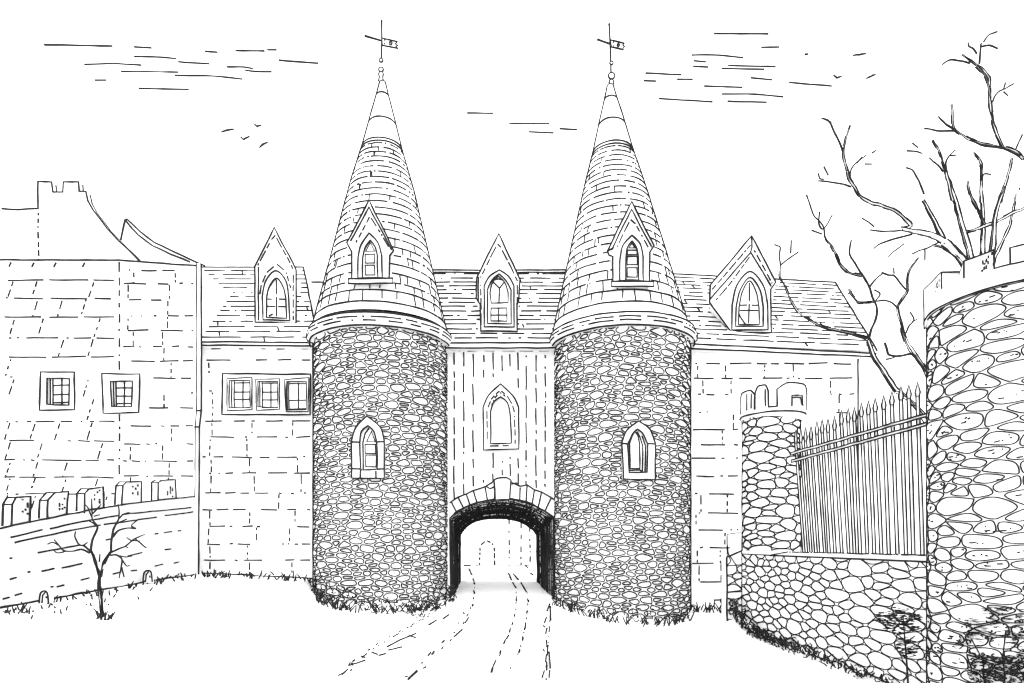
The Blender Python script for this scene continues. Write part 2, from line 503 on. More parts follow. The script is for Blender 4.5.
    for bx_, by_, br in balls:
        c = P(bx_, by_, Yv); rr = br * Yv / F
        sb = MB(Yv); sb.lathe(c.x, c.y, [(rr * math.sin(q), c.z - rr * math.cos(q)) for q in [math.pi * i / 8 for i in range(9)]], W, 14)
        sb.tube([c + Vector((math.cos(q), -.5, math.sin(q))) * rr for q in [2 * math.pi * i / 14 for i in range(14)]], sb.S * .8, K, 6, True); bl.append(sb)
    fo = fb.build('finial', t)
    for sb in bl: sb.build('ball', fo)
    vb = MB(Yv); vb.ink([P(x, y, Yv) for x, y in cross[0]], 1.5, wob=.2)
    vb.ink([P(x, y, Yv) for x, y in cross[1]], 1.5, wob=.1)
    for x, y in (cross[0][0], cross[1][0]):
        c = P(x, y, Yv); rr = 1.2 * Yv / F; vb.lathe(c.x, c.y, [(rr * math.sin(q), c.z - rr * math.cos(q)) for q in [math.pi * i / 6 for i in range(7)]], K, 8)
    vo = vb.build('weather_vane', t)
    gb = MB(Yv); fl = [P(x, y, Yv) for x, y in flag]
    gb.extrude([p + Vector((0, -.02, 0)) for p in fl], (0, .04, 0), IR); gb.ink([p + Vector((0, -.03, 0)) for p in fl], 1.2, True, wob=0)
    for mk in marks: gb.ink([P(x, y, Yv) + Vector((0, -.04, 0)) for x, y in mk], 1.1, wob=0)
    gb.build('flag', vo)
    # --- lancet
    lx = sum(p[0] for p in lancet['outer']) / len(lancet['outer'])
    n = -Vector((0, 1, 0)); best = None
    for i in range(-60, 61):
        az = i / 60 * 1.2; p = cy.pt(az, 5); e = abs(CX + p.x / p.y * F - lx)
        if best is None or e < best[0]: best = (e, az)
    az = best[1]; nn = cy.pt(az, 0) - Vector((cy.c.x, cy.c.y, 0))
    pl = Plane(cy.pt(az, 5), nn)
    window(t, pl, arch(lancet['outer']), arch(lancet['inner']), lancet.get('lines', []), D, .12, 'lancet_window', closed_lines=lancet.get('closed', []), joints=lancet['joints'], pz=.055)
    # --- roof dormer
    ys = dorm['sill'][3]; zs = z_at(ys); Yd = cpt(0, zs).y - .12
    pl = Plane((0, Yd, 0), (0, -1, 0))
    d = dormer(t, pl, dorm['outline'], 2.2, D, dorm['inks'], dorm.get('dash', []), dorm['sill'], (cy.c.x / cy.c.y, 1, 0))
    window(d, pl, arch(dorm['outer']), arch(dorm['inner']), [], D, .035, 'window', True, closed_lines=dorm['closed'])
    return t

LEFT_TAB = [(82, 2.2), (92, 4.6), (118, 11.4), (148, 18.9), (190, 31.2), (250, 45.5), (333, 65.5)]
RIGHT_TAB = [(85, 2.3), (95, 4.6), (120, 11.3), (150, 18.8), (190, 30.2), (250, 45.5), (337, 67.5)]
tower(313.5, 447.3, 11, 'round rubble tower left of the gate arch, with a barred lancet', LEFT_TAB, 381.2, 380, [92, 116.5, 137.5, 140.5],
      vane=((381.3, 21, 72), [(381.3, 61, 1.8), (381.3, 70.5, 2.3)], ([(381.6, 21), (381.8, 40), (381.2, 59)], [(365.4, 36), (373, 38.3), (381.5, 40.7)]),
            [(382, 38.6), (397.6, 42.3), (395.5, 44.4), (398, 46), (396, 47), (398.3, 49), (382.6, 46)],
            [[(384.5, 40.5), (385.3, 41.2)], [(384.5, 44.2), (385.3, 44.6)], [(389.6, 43), (391, 42.2), (392.3, 43.4), (391.6, 45.4), (390, 45.3), (389.6, 43)]]),
      lancet=dict(outer=[(351.5, 478.2), (351.5, 441.9), (356.2, 426.7), (366.8, 416.1), (379.6, 426.7), (384.3, 440.7), (384.3, 478.2)],
                  inner=[(360.4, 470), (359.7, 443), (361.4, 431.4), (367.9, 425.5), (373.8, 431.4), (376.8, 441.9), (377.3, 468.8)],
                  closed=[[(366.8, 441.9), (371.4, 431.4), (375.4, 441.9)], rect(365.1, 444.7, 375.4, 453.6), rect(365.6, 455.3, 376.1, 466.5)],
                  lines=[[(363.2, 469), (363, 443), (365, 434), (369, 428)]],
                  joints=[[(351.5, 442), (359, 442.3)], [(377.3, 442), (384.3, 441.6)], [(351.5, 468.8), (360, 469)], [(377.5, 468.8), (384.3, 468.8)], [(360.4, 478), (360.4, 470.5)], [(376, 478), (376, 470.5)]]),
      dorm=dict(outline=[(351.7, 280), (351.7, 251.7), (346.8, 242.7), (368.9, 200), (393.8, 250.4), (389.6, 255.2), (389, 280)],
                inks=[[(350.5, 241), (368.9, 207), (391.5, 249.7)]], dash=[[(355.2, 243.5), (370, 216), (388.3, 246.7)]],
                sill=(348.5, 278.3, 392.8, 283.3),
                outer=[(357.7, 277.6), (358.2, 258), (361, 245), (369.2, 232.8), (377.5, 242), (381.3, 256), (382, 277.6)],
                inner=[(362.2, 277.4), (362.7, 258), (365, 248), (370.4, 239.8), (375, 246.7), (377.2, 256), (377.6, 277.4)],
                closed=[[(365.9, 251), (370.4, 242.5), (374.6, 251)], rect(365.4, 254.2, 374.6, 262.9), rect(365.4, 265.1, 374.6, 274.6)]))
tower(554.6, 690.3, 23, 'round rubble tower right of the gate arch, with a lancet lacking bars', RIGHT_TAB, 611.4, 621, [95.5, 117.5, 140.5, 143.5],
      vane=((611.2, 24, 80), [(611.3, 63.6, 1.6), (611.3, 77, 3.2)], ([(609.2, 24.3), (610.2, 44), (610.9, 72)], [(598, 39.6), (604, 41.8), (610.4, 44)]),
            [(610.4, 40.5), (624.5, 44), (622.6, 45.6), (624.6, 47), (622.8, 48.4), (623.6, 50.4), (611.2, 47.5)],
            [[(613, 42.6), (613.6, 43.3)], [(613.4, 46), (614, 46.4)], [(617, 45.4), (618.3, 44.5), (619.4, 45.6), (618.6, 47), (617.3, 46.8), (617, 45.4)]]),
      lancet=dict(outer=[(623.6, 478.9), (622, 443), (626.7, 430.2), (638.4, 420.8), (650, 429), (655.2, 443), (655.2, 479.8)],
                  inner=[(629, 472.3), (627.8, 444.2), (632.5, 433.7), (637.2, 429), (643, 433.7), (647.7, 444.2), (647, 472.3)],
                  closed=[[(630.2, 468.4), (629.7, 443), (632, 436), (634.9, 431.3), (638, 436), (639.5, 443), (640, 468.4)]],
                  lines=[[(642.4, 472), (642.8, 446), (640, 437), (637, 432)], [(645, 472), (645.4, 446), (642, 436)], [(629.5, 470.3), (640, 469.8), (642.4, 472)]],
                  joints=[[(622, 443.2), (627.8, 443.6)], [(647.7, 443.8), (655.2, 444)]]),
      dorm=dict(outline=[(612.9, 283), (612.9, 256.5), (609.2, 255.2), (607.2, 251), (631.5, 201.2), (653.9, 245.2), (649.5, 252.2), (649.5, 283)],
                inks=[[(611.5, 250), (631.5, 209), (651.4, 246.4)], [(607.2, 251), (613.5, 247.5)]], dash=[[(617, 247), (632, 216.5), (648, 247)]],
                sill=(611.4, 281.3, 653.7, 286.3),
                outer=[(619.6, 280.6), (619.8, 260), (622.5, 246), (632, 235.3), (640.2, 244), (642.9, 257), (643.2, 280.8)],
                inner=[(625.8, 280), (625.8, 260), (627, 248.5), (632, 241), (636.7, 248.4), (638.3, 258), (638.8, 280)],
                closed=[[(629.2, 248), (632, 243.4), (634.7, 248)], rect(627.6, 250.3, 636.7, 254.9), rect(627.3, 256.7, 637, 264.6), rect(627.3, 267.6, 637, 277)]))

# =================================================================== gatehouse between the towers
def gatehouse():
    D = 24; rnd = random.Random(3); pl = Plane((0, 24, 0), (0, -1, 0)); pin = Plane((0, 28, 0), (0, -1, 0))
    t = thing('gatehouse', 'gatehouse wall with vertical boarding lines and arched carriageway between the twin towers', 'gatehouse', (-.41, 24, 0))
    outer = [(451.5, 600), (449.9, 518.6)] + spline([(449.9, 518.6), (460.5, 509.7), (476.8, 502.6), (494.4, 498.7), (510.8, 498.7), (530.7, 504), (544.8, 510.4), (554, 517.4)], 3)[1:] + [(553.6, 600)]
    inner = [(460, 583.5), (460, 535)] + spline([(460, 535), (465, 528), (475.7, 521.4), (488.6, 518.6), (505, 518.6), (519, 521.4), (530.7, 528), (536.6, 534.5)], 3)[1:] + [(537.8, 583.5)]
    def drop(l):                                      # jambs down into the ground
        l = [Vector(p) for p in l]; l[0].z = l[-1].z = -.4; return l
    o3, i3 = drop(pl.pts(outer)), drop(pin.pts(inner))
    xl, xr, zt, zb = -4.9, 4.1, 9.42, -.7
    mb = MB(D)
    # wall with its opening: one ring-shaped outline through the foot
    for off, loop in ((24.0, o3), (28.0, i3)):
        q = [Vector((xl, off, zb)), Vector((xl, off, zt)), Vector((xr, off, zt)), Vector((xr, off, zb))]
        e = [Vector((p.x, off, p.z)) for p in loop]; e[0].z = e[-1].z = zb
        mb.poly([q[:3] + [q[3]] + list(reversed(e))], W)
    mb.face([(xl, 24, zb), (xl, 28, zb), (xl, 28, zt), (xl, 24, zt)]); mb.face([(xr, 24, zb), (xr, 28, zb), (xr, 28, zt), (xr, 24, zt)])
    mb.face([(xl, 24, zt), (xr, 24, zt), (xr, 28, zt), (xl, 28, zt)])
    lift = mb.S * .4
    for x, y1 in ((454, 501), (463.5, 496), (473, 492), (483.5, 488), (493, 484), (502, 477), (510, 478), (518, 486), (526, 487), (536, 490), (545, 494)):
        y = 352 + rnd.uniform(0, 4)
        while y < y1 - 3:
            e = min(y1 - 2, y + (rnd.uniform(5, 24) if rnd.random() > .3 else rnd.uniform(1.5, 4)))
            if not (481 < x < 521 and y < 453 and e > (383 if 488 < x < 513 else 393)): mb.ink([pl.hit(x, y, lift), pl.hit(x + .3, e, lift)], 1.3)
            y = e + rnd.uniform(3, 9)
    mb.dashes(pl.hit(455, 350.6, lift), pl.hit(549, 350.6, lift), rnd, (6, 16), (3, 10), 1.25)
    mb.build('wall', t)
    # lining of the passage, its shade painted in as dark streaks
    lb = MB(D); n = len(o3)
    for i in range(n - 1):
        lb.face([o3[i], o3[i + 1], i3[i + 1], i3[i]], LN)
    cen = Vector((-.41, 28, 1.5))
    for _ in range(150):                              # hatching lines for shade, along and around the lining
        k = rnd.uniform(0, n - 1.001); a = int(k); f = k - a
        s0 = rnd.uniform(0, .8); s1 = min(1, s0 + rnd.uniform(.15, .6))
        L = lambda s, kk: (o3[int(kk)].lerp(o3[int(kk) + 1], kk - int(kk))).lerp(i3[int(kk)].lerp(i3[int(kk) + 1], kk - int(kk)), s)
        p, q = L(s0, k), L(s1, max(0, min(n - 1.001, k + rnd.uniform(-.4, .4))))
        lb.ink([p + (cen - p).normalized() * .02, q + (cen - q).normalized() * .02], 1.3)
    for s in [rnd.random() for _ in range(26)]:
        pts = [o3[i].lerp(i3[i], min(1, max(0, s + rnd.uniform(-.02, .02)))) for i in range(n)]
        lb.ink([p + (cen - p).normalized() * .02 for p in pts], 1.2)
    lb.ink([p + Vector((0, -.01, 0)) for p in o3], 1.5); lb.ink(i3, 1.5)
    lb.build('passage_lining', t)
    # arch stones
    ext = [(449.5, 503), (458, 497), (466.3, 494), (473.3, 490.5), (485, 487), (494.4, 481), (511, 482), (520.2, 486), (527.2, 484.6), (534.2, 490), (541.3, 492), (547, 495), (554.5, 500)]
    intr = [(449.9, 518.6), (456.3, 511.5), (463.5, 508), (469.8, 505.2), (476.8, 502.6), (487.4, 500.2), (494.6, 498.7), (509.6, 498.5), (519.7, 500), (526, 501.7), (532, 504), (538.2, 507.5), (545.2, 511), (554, 517.4)]
    ext2 = spline(ext, 3); ab = MB(D)
    ring = pl.pts(ext, .06) + list(reversed(pl.pts(intr, .06)))
    ab.extrude(ring, (0, .055, 0), W); ab.ink(pl.pts(ext, .06 + lift), 1.35); ab.ink(pl.pts(intr, .06 + lift), 1.4)
    up = [(451, 501.7), (458, 497), (466.3, 494), (473.3, 490.5), (485, 487), (494.4, 482)]
    dn = [(456.3, 511.5), (463.5, 508), (469.8, 505.2), (476.8, 502.6), (487.4, 500.2), (494.6, 498.7)]
    upr = [(520.2, 487.5), (527.2, 484.8), (534.2, 490), (541.3, 492), (550.6, 498.6)]
    dnr = [(519.7, 500), (526, 501.7), (532, 504), (538.2, 507.5), (545.2, 511)]
    for a, b in list(zip(up, dn)) + list(zip(upr, dnr)): ab.ink(pl.pts([a, b], .06 + lift), 1.35)
    ab.ink(pl.pts([(486, 486.5), (490, 489), (494, 487)], .06 + lift), 1.2); ab.ink(pl.pts([(512, 484), (516, 482.6), (520, 486)], .06 + lift), 1.2)
    ao = ab.build('arch_ring', t)
    kb = MB(D); ks = [(495.3, 499.5), (494.2, 480)] + spline([(494.2, 480), (498, 478), (506, 477.6), (511, 480)], 3)[1:] + [(509.6, 499.3)]
    kb.extrude(pl.pts(ks, .12), (0, .115, 0), W); kb.ink(pl.pts(ks, .12 + lift), 1.4, True); kb.build('keystone', ao)
    # niche window
    window(t, pl, arch([(483.7, 450), (482.9, 407.6), (488.4, 395.3), (500.3, 383.7), (513, 395.3), (518.5, 407.6), (518.7, 449)]),
           arch([(491, 443.5), (490.5, 411.7), (493.5, 402.5), (500.7, 397), (507.5, 402.5), (510.3, 415.8), (511.4, 443.1)]), [], D, .12, 'niche_window',
           extra=[[(487.3, 442), (486.8, 410), (491.5, 398.5), (500.5, 389.8), (510, 398), (514.3, 411), (515, 444)], [(490, 446), (511, 445.6)], [(491.5, 405), (496, 396), (501, 392.5), (506, 396.5)]])
    # roof
    rb = MB(D + 2); pt, rp, _ = roof(rb, (-5.5, 24), (5.0, 24), .35, 9.47, EZ + (HY - 270.4) / F * 26.2, 2.2, 17, rnd, double=True, ticks=.35)
    rb.face([P(296, 282, 30), P(326, 282, 30), P(326, 345, 30), P(296, 345, 30)], SL); rb.ink([P(296, 282, 29.97), P(326, 282, 29.97)], 1.35)
    rb.build('roof', t)
    g = Plane((0, 23.62, 0), (0, -1, 0))
    gutter(t, g, g.pts([(430, 342.8), (570, 342.8)]), g.pts([(430, 348), (570, 348)]), D, .38)
    Yd = rp.hit(499, 331).y - .05; pd = Plane((0, Yd, 0), (0, -1, 0))
    d = dormer(t, pd, [(480.8, 331), (480, 304.5), (476.2, 298), (476.7, 277.4), (498.7, 233.3), (520.2, 279.4), (518.5, 302), (517, 304), (517, 331)], 4, 24,
               inks=[[(478.5, 277), (478.3, 302)]], dash=[[(479.5, 279), (498.5, 242), (517.8, 281)], [(481, 330), (480.9, 285)], [(517, 329), (517.4, 285)]])
    window(d, pd, arch([(484.3, 327), (484.3, 285.6), (489.4, 276.4), (499.3, 270.2), (508.9, 276.4), (514, 285.6), (514, 326.6)]),
           arch([(487.5, 323.8), (487.3, 290), (491.8, 280.3), (498.8, 274), (506, 280.3), (511.2, 290), (511.2, 323.6)]),
           [[(498.8, 302), (499.5, 288), (493.6, 282.6)], [(499.5, 288), (504.4, 281.6)], [(498.7, 308), (498.7, 322)], [(491, 315), (507, 315.2)], [(494, 280), (498.5, 279), (503, 280)]], 24, .03, 'window', True,
           closed_lines=[arch([(491, 303), (490, 292.7), (492.5, 282.5), (498.3, 276.4), (504.8, 282.5), (508.3, 292.7), (508.3, 302.4)]), rect(491, 308, 507, 321)])
gatehouse()

def courtyard():
    mb = MB(48); pl = Plane((0, 48, 0), (0, -1, 0)); z = EZ + (HY - 480) / F * 48
    mb.extrude([Vector((-8, 48, -1)), Vector((8, 48, -1)), Vector((8, 48, z)), Vector((-8, 48, z))], (0, .6, 0), W)
    rnd = random.Random(5)
    for x in (509, 521, 530): mb.dashes(pl.hit(x, 515, .05), pl.hit(x, 565, .05), rnd, (2, 6), (3, 7), 1.2)
    mb.dashes(pl.hit(462, 565.8, .05), pl.hit(536, 565.8, .05), rnd, (3, 8), (2, 6), 1.25)
    mb.dashes(None, None, rnd, (2, 6), (1.5, 3), 1.25, curve=polycurve(pl.pts([(479.7, 565), (479.7, 546), (482, 542), (487, 540.6), (492, 543), (494.4, 548), (494.4, 565)], .05)))
    o = mb.build('courtyard_wall'); tag(o, 'far courtyard wall with a dotted doorway, seen through the gate arch', 'wall')
courtyard()

# =================================================================== left range
def left_range():
    D = 24; rnd = random.Random(17); pl = Plane((0, 24, 0), (0, -1, 0))
    t = thing('range_building', 'long ashlar range with triple window and one dormer, between drainpipe and left tower', 'building', (-9.5, 24, .7))
    xl, xr = P(197, 0, 24).x, P(322, 0, 24).x
    mb = MB(D); mb.extrude([Vector((xl, 24, -.5)), Vector((xr, 24, -.5)), Vector((xr, 24, 9.45)), Vector((xl, 24, 9.45))], (0, 8, 0), W)
    ashlar(mb, pl, [360, 375, 391, 405.5, 421, 437, 457, 473, 493, 509.6, 526.5, 544, 560], 201, 311, rnd, 41, [(222, 373, 311, 415)])
    mb.dashes(pl.hit(203, 348.5, .02), pl.hit(310, 348.8, .02), rnd, (4, 10), (10, 30), 1.1)
    mb.build('wall', t)
    W3 = [(222.7, 373.6), (310.3, 374.2), (310, 414.7), (222, 414.4)]
    fb = MB(D); fb.extrude(pl.pts(W3, .08), (0, .12, 0), W); fb.ink(pl.pts(W3, .08 + fb.S * .3), 1.4, True)
    wo = fb.build('triple_window', t)
    for q, v, rv, hs in (([(227, 378.6), (252, 377.6), (251.7, 409.6), (227.4, 410.6)], 243.3, (231.5, 234), (383, 392, 399.5, 408)),
                         ([(255.7, 379.6), (279.3, 378.6), (279.3, 409), (256.4, 410.6)], 271, (259.5, 262), (383.3, 392.3, 400, 408)),
                         ([(284.4, 379.6), (308.6, 377.6), (308, 411.6), (286, 411.3)], 298.5, (287, 288.6), (383.7, 400.5, 409))):
        lb = MB(D); oo = pl.pts(q, .13); x0, y0 = q[0]; x1, y1 = q[2]
        ins = [(x0 + 2, y0 + 1.8), (x1 - 1.6, y0 + 1.8), (x1 - 1.6, y1 - 1.8), (x0 + 2.2, y1 - 1.8)]
        lb.ring(oo, pl.pts(ins, .11), (0, .025, 0)); lb.ink(pl.pts(q, .11 + lb.S * .3), 1.1, True); lb.ink(pl.pts(ins, .11 + lb.S * .3), 1.0, True)
        lb.face(pl.pts(ins, .095), GL)
        lp = .095 + lb.S * .3
        lb.ink(pl.pts([(v, y0 + 3), (v - .3, y1 - 2)], lp), 1.1)
        for k in rv: lb.ink(pl.pts([(k, y0 + 2), (k + .4, y1 - 2)], lp), 1.0)
        for h in hs: lb.ink(pl.pts([(rv[1], h), (x1 - 1.5, h - .3)], lp), 1.05)
        lb.build('light', wo)
    rb = MB(D + 2)
    ridge = EZ + (HY - 267.5) / F * 28.4
    # verge: ridge end at 303.6 / 271.5, eave end at 318 / 341
    b = P(321.5, 341, 24).x; rx = P(303.6, 271, 28.4).x
    a = P(197, 341, 24).x; ra = P(197, 271, 28.4).x
    pt, rp, cor = roof(rb, (a, 24), (b, 24), .35, 9.47, ridge, 4.4, 16, rnd, va=ra - a, vb=rx - b, ticks=.5)
    rb.ink([pt(1, 0), pt(1, 1)], 1.4); rb.build('roof', t)
    g = Plane((0, 23.62, 0), (0, -1, 0))
    gutter(t, g, g.pts([(200, 341.8), (312, 342.6)]), g.pts([(200, 345.2), (312, 346)]), D, .38)
    Yd = rp.hit(275, 322).y - .05; pd = Plane((0, Yd, 0), (0, -1, 0))
    d = dormer(t, pd, [(255, 322), (254.7, 266.7), (274.3, 227.6), (296.5, 270), (295.8, 323.5)], 4, 24,
               inks=[[(258.4, 267), (258.5, 320)]], dash=[[(257.6, 266), (274.3, 233.5), (293, 269)], [(293.4, 271), (293, 320)], [(260, 298), (261, 286), (267, 272), (277, 264), (286, 272), (291, 288)], [(257, 324.6), (294, 325)]], back=(-.345, 1, 0))
    window(d, pd, arch([(263.1, 319.6), (262.5, 297.7), (265.8, 281), (276, 270.8), (286, 281), (288.8, 297.7), (289.4, 320.3)], True),
           arch([(266.5, 317.3), (266.8, 298), (269.2, 287), (276.6, 278.2), (283.4, 287), (286, 298.5), (286.4, 318)], True),
           [[(276.4, 280), (276.5, 294)], [(276.5, 297), (276.4, 316)], [(268, 299), (272, 299)], [(279, 299), (285, 299.2)], [(267.5, 306.4), (275, 306.6)], [(278, 306.6), (285, 306.6)], [(269, 316), (273, 314)]], 24, .03, 'window', True)
left_range()

# =================================================================== tall block far left
def tall_block():
    D = 23.3; rnd = random.Random(29); zt = 12.33
    t = thing('tall_block', 'tall flat-topped ashlar block with two small barred windows at the left edge', 'building', (-15, 23.2, .8))
    A = Vector((-30, 23.2, 0)); B = P(119.6, 0, 23.2); B.z = 0; E = P(199, 0, 23.7); E.z = 0
    p1 = Plane(A, (0, -1, 0)); u = (E - B); p2 = Plane(B, (u.y, -u.x, 0))
    foot = [A, B, E, Vector((E.x, 31, 0)), Vector((-30, 31, 0))]
    mb = MB(D); lo = [Vector((p.x, p.y, -.5)) for p in foot]; hi = [Vector((p.x, p.y, zt)) for p in foot]
    mb.sides(lo, hi); mb.poly([hi])
    mb.ink([hi[0] + Vector((0, -.02, 0)), hi[1] + Vector((0, -.02, 0))], 1.4); mb.ink([hi[1] + Vector((0, -.02, 0)), hi[2] + Vector((0, -.02, 0))], 1.4)
    ashlar(mb, p1, [280, 298.3, 317, 338, 357, 377, 397.5, 421.5, 440.7, 460, 477, 494], 2, 115, rnd, 27, [(38, 370, 76, 412), (100, 372, 141, 415)], .32, (10, 40), (4, 9), .05, .75)
    ashlar(mb, p1, [280, 298.3, 317, 338, 357, 377, 397.5, 421.5, 440.7, 460, 477, 494], -80, -2, rnd, 27, [], .32, (10, 40), (4, 9), .05, .75)
    for x in (10, 33, 55, 84): mb.ink(p1.pts([(x + 1, 262.5), (x - 1.5, 267)], .02), 1.2)
    ashlar(mb, p2, [270.4, 283.5, 300, 315.6, 330.6, 346.5, 361, 378, 393, 408, 425.7, 444, 460.8, 476], 122, 194, rnd, 36, [(100, 372, 141, 415)])
    mb.dashes(B + Vector((0, -.02, zt)), B + Vector((0, -.02, 3.4)), rnd, (4, 10), (4, 8), 1.3)
    mb.build('wall', t)
    window(t, p1, [(40.6, 372), (74.2, 372), (74.6, 409.8), (39.5, 410.4)], [(47.2, 378), (69.8, 378.4), (68.7, 405.4), (46.8, 404.3)],
           [[(50.5, 379), (50.3, 404.5)], [(53, 379), (53, 405)], [(62.1, 379), (62, 405)], [(53, 385.4), (69.5, 385.2)], [(53, 395), (69.3, 394.4)], [(53, 402.6), (68.8, 402.4)]], D, .08)
    pw = Plane(B, (u.y * .3, -u.x, 0))
    window(t, p2, [(101.6, 373.5), (139.8, 374), (138.7, 412.4), (103.2, 413.5)], [(110.4, 381.2), (132.4, 380.8), (131.7, 406.9), (111.5, 406.5)],
           [[(113.5, 381.5), (114, 406.5)], [(116, 381.5), (116.3, 406.5)], [(124.5, 381), (124.3, 406.8)], [(116, 387.9), (132, 387.6)], [(116, 396), (132, 396)], [(116, 403.7), (131.8, 403.5)]], D, .09, pz=.05)
tall_block()

def drainpipe():
    mb = MB(23.4); c = P(199.3, 0, 23.45); r = 2.15 * 23.45 / F
    zt, zb, zk = P(0, 264, 23.45).z, P(0, 575, 23.45).z, P(0, 411, 23.45).z
    c2 = P(196.9, 0, 23.45); zk2 = P(0, 427, 23.45).z
    pts = [Vector((c.x, c.y, zt)), Vector((c.x, c.y, zk)), Vector((c2.x + .03, c.y, zk2)), Vector((c2.x, c.y, zb - .2))]
    mb.tube(pts, [r, r, r * .85, r * .85], IR, 10)
    for s in (-1, 1):
        mb.ink([p + Vector((s * k, -.02, 0)) for p, k in zip(pts, (r, r, r * .85, r * .85))], 1.4, wob=.4)
    for y in (411, 427):
        z = P(0, y, 23.45).z; mb.ink([Vector((c.x - r - (.05 if y > 420 else 0), c.y - r, z)), Vector((c.x + r - (.05 if y > 420 else 0), c.y - r, z))], 1.3)
    o = mb.build('drainpipe'); tag(o, 'thin vertical drainpipe at the joint between tall block and left range', 'drainpipe')
drainpipe()

# =================================================================== right range
def right_range():
    D = 24.3; rnd = random.Random(41); k = .122; y0 = 23.95
    line = lambda x: (x, y0 + k * (x - 6))
    nrm = (k, -1, 0); pl = Plane((6, y0, 0), nrm)
    t = thing('range_building', 'ashlar range right of the right tower, one steep-gabled dormer, bare branch over its roof', 'building', (10, 24.4, 0))
    b = pl.hit(858, 400).x
    mb = MB(D); A, B = line(5.0), line(b); dv = Vector(nrm).normalized() * -7.5
    mb.extrude([Vector((*A, -1)), Vector((*B, -1)), Vector((*B, 9.4)), Vector((*A, 9.4))], dv, W)
    mb.ink(pl.pts([(858, 357), (858.4, 600)], .01), 1.3)
    ashlar(mb, pl, [363.6, 378.3, 394.3, 412.2], 691, 855, rnd, 34, [(738, 383, 812, 420)])
    ashlar(mb, pl, [429.6, 444.5, 458.3, 476, 493.6, 512.8, 529.8, 547.7, 563.4, 581.5, 600], 691, 739, rnd, 26, on=(12, 32))
    mb.build('wall', t)
    rb = MB(D + 2)
    e = Plane((6, y0 - .35, 0), nrm).hit(876, 353)
    ze = 9.46; zr = EZ + (HY - 272) / F * 28.2
    run = 4.3
    bx = e.x; un = Vector((1, k, 0)).normalized(); nn = Vector((k, -1, 0)).normalized()
    # ridge end shows at column 835
    best = min([i / 50 for i in range(-200, 200)], key=lambda s: abs(((Vector((*line(bx), 0)) - nn * run + un * s).x / (Vector((*line(bx), 0)) - nn * run + un * s).y) * F + CX - 835))
    pt, rp, _ = roof(rb, line(5.2), line(bx), .35, ze, zr, run, 17, rnd, vb=best, ticks=.5)
    rb.ink([pt(1, 0), pt(1, 1)], 1.4); rb.build('roof', t)
    g = Plane((6, y0 - .38, 0), nrm)
    mbg = gutter(t, g, g.pts([(680, 343.2), (876, 353.5)]), g.pts([(680, 348.2), (876, 356.8)]), D, .38)
    pdY = rp.hit(751, 332); pd = Plane(pdY + Vector((0, -.06, 0)), (0, -1, 0))
    d = dormer(t, pd, [(731.3, 332.4), (709.4, 302.3), (710.5, 284.8), (751.5, 235.8), (775.7, 282), (770.9, 289), (771.3, 332.4)], 4, 24,
               inks=[[(710.3, 299), (750.5, 252.5), (752, 247), (751.5, 236.5)], [(751, 252.5), (771, 286)]],
               dash=[[(711, 291), (750.5, 245)], [(714, 302.5), (730, 284), (749.5, 257)], [(752.5, 247), (773, 285)]], back=(.345, 1, 0))
    window(d, pd, arch([(731.9, 330), (732.4, 305), (736.8, 285.5), (750, 271.6), (763.2, 285.5), (767.6, 303), (768, 329.4)], True),
           arch([(735.7, 326.4), (736.2, 306.5), (740, 290), (750, 277.5), (759.9, 290), (763.2, 306.5), (763.2, 326.2)], True),
           [[(749.3, 283), (749.2, 301)], [(749.2, 304), (749, 323)], [(739.5, 305), (747, 305)], [(752, 305.2), (758, 305.2)], [(740, 310.4), (758, 310.4)], [(739, 314), (741, 318), (746, 325)]], 24, .03, 'window', True,
           closed_lines=[arch([(738.6, 324.6), (739, 307), (742, 292), (749.5, 281), (756, 292), (759, 307), (759.3, 324.4)], True)])
right_range()

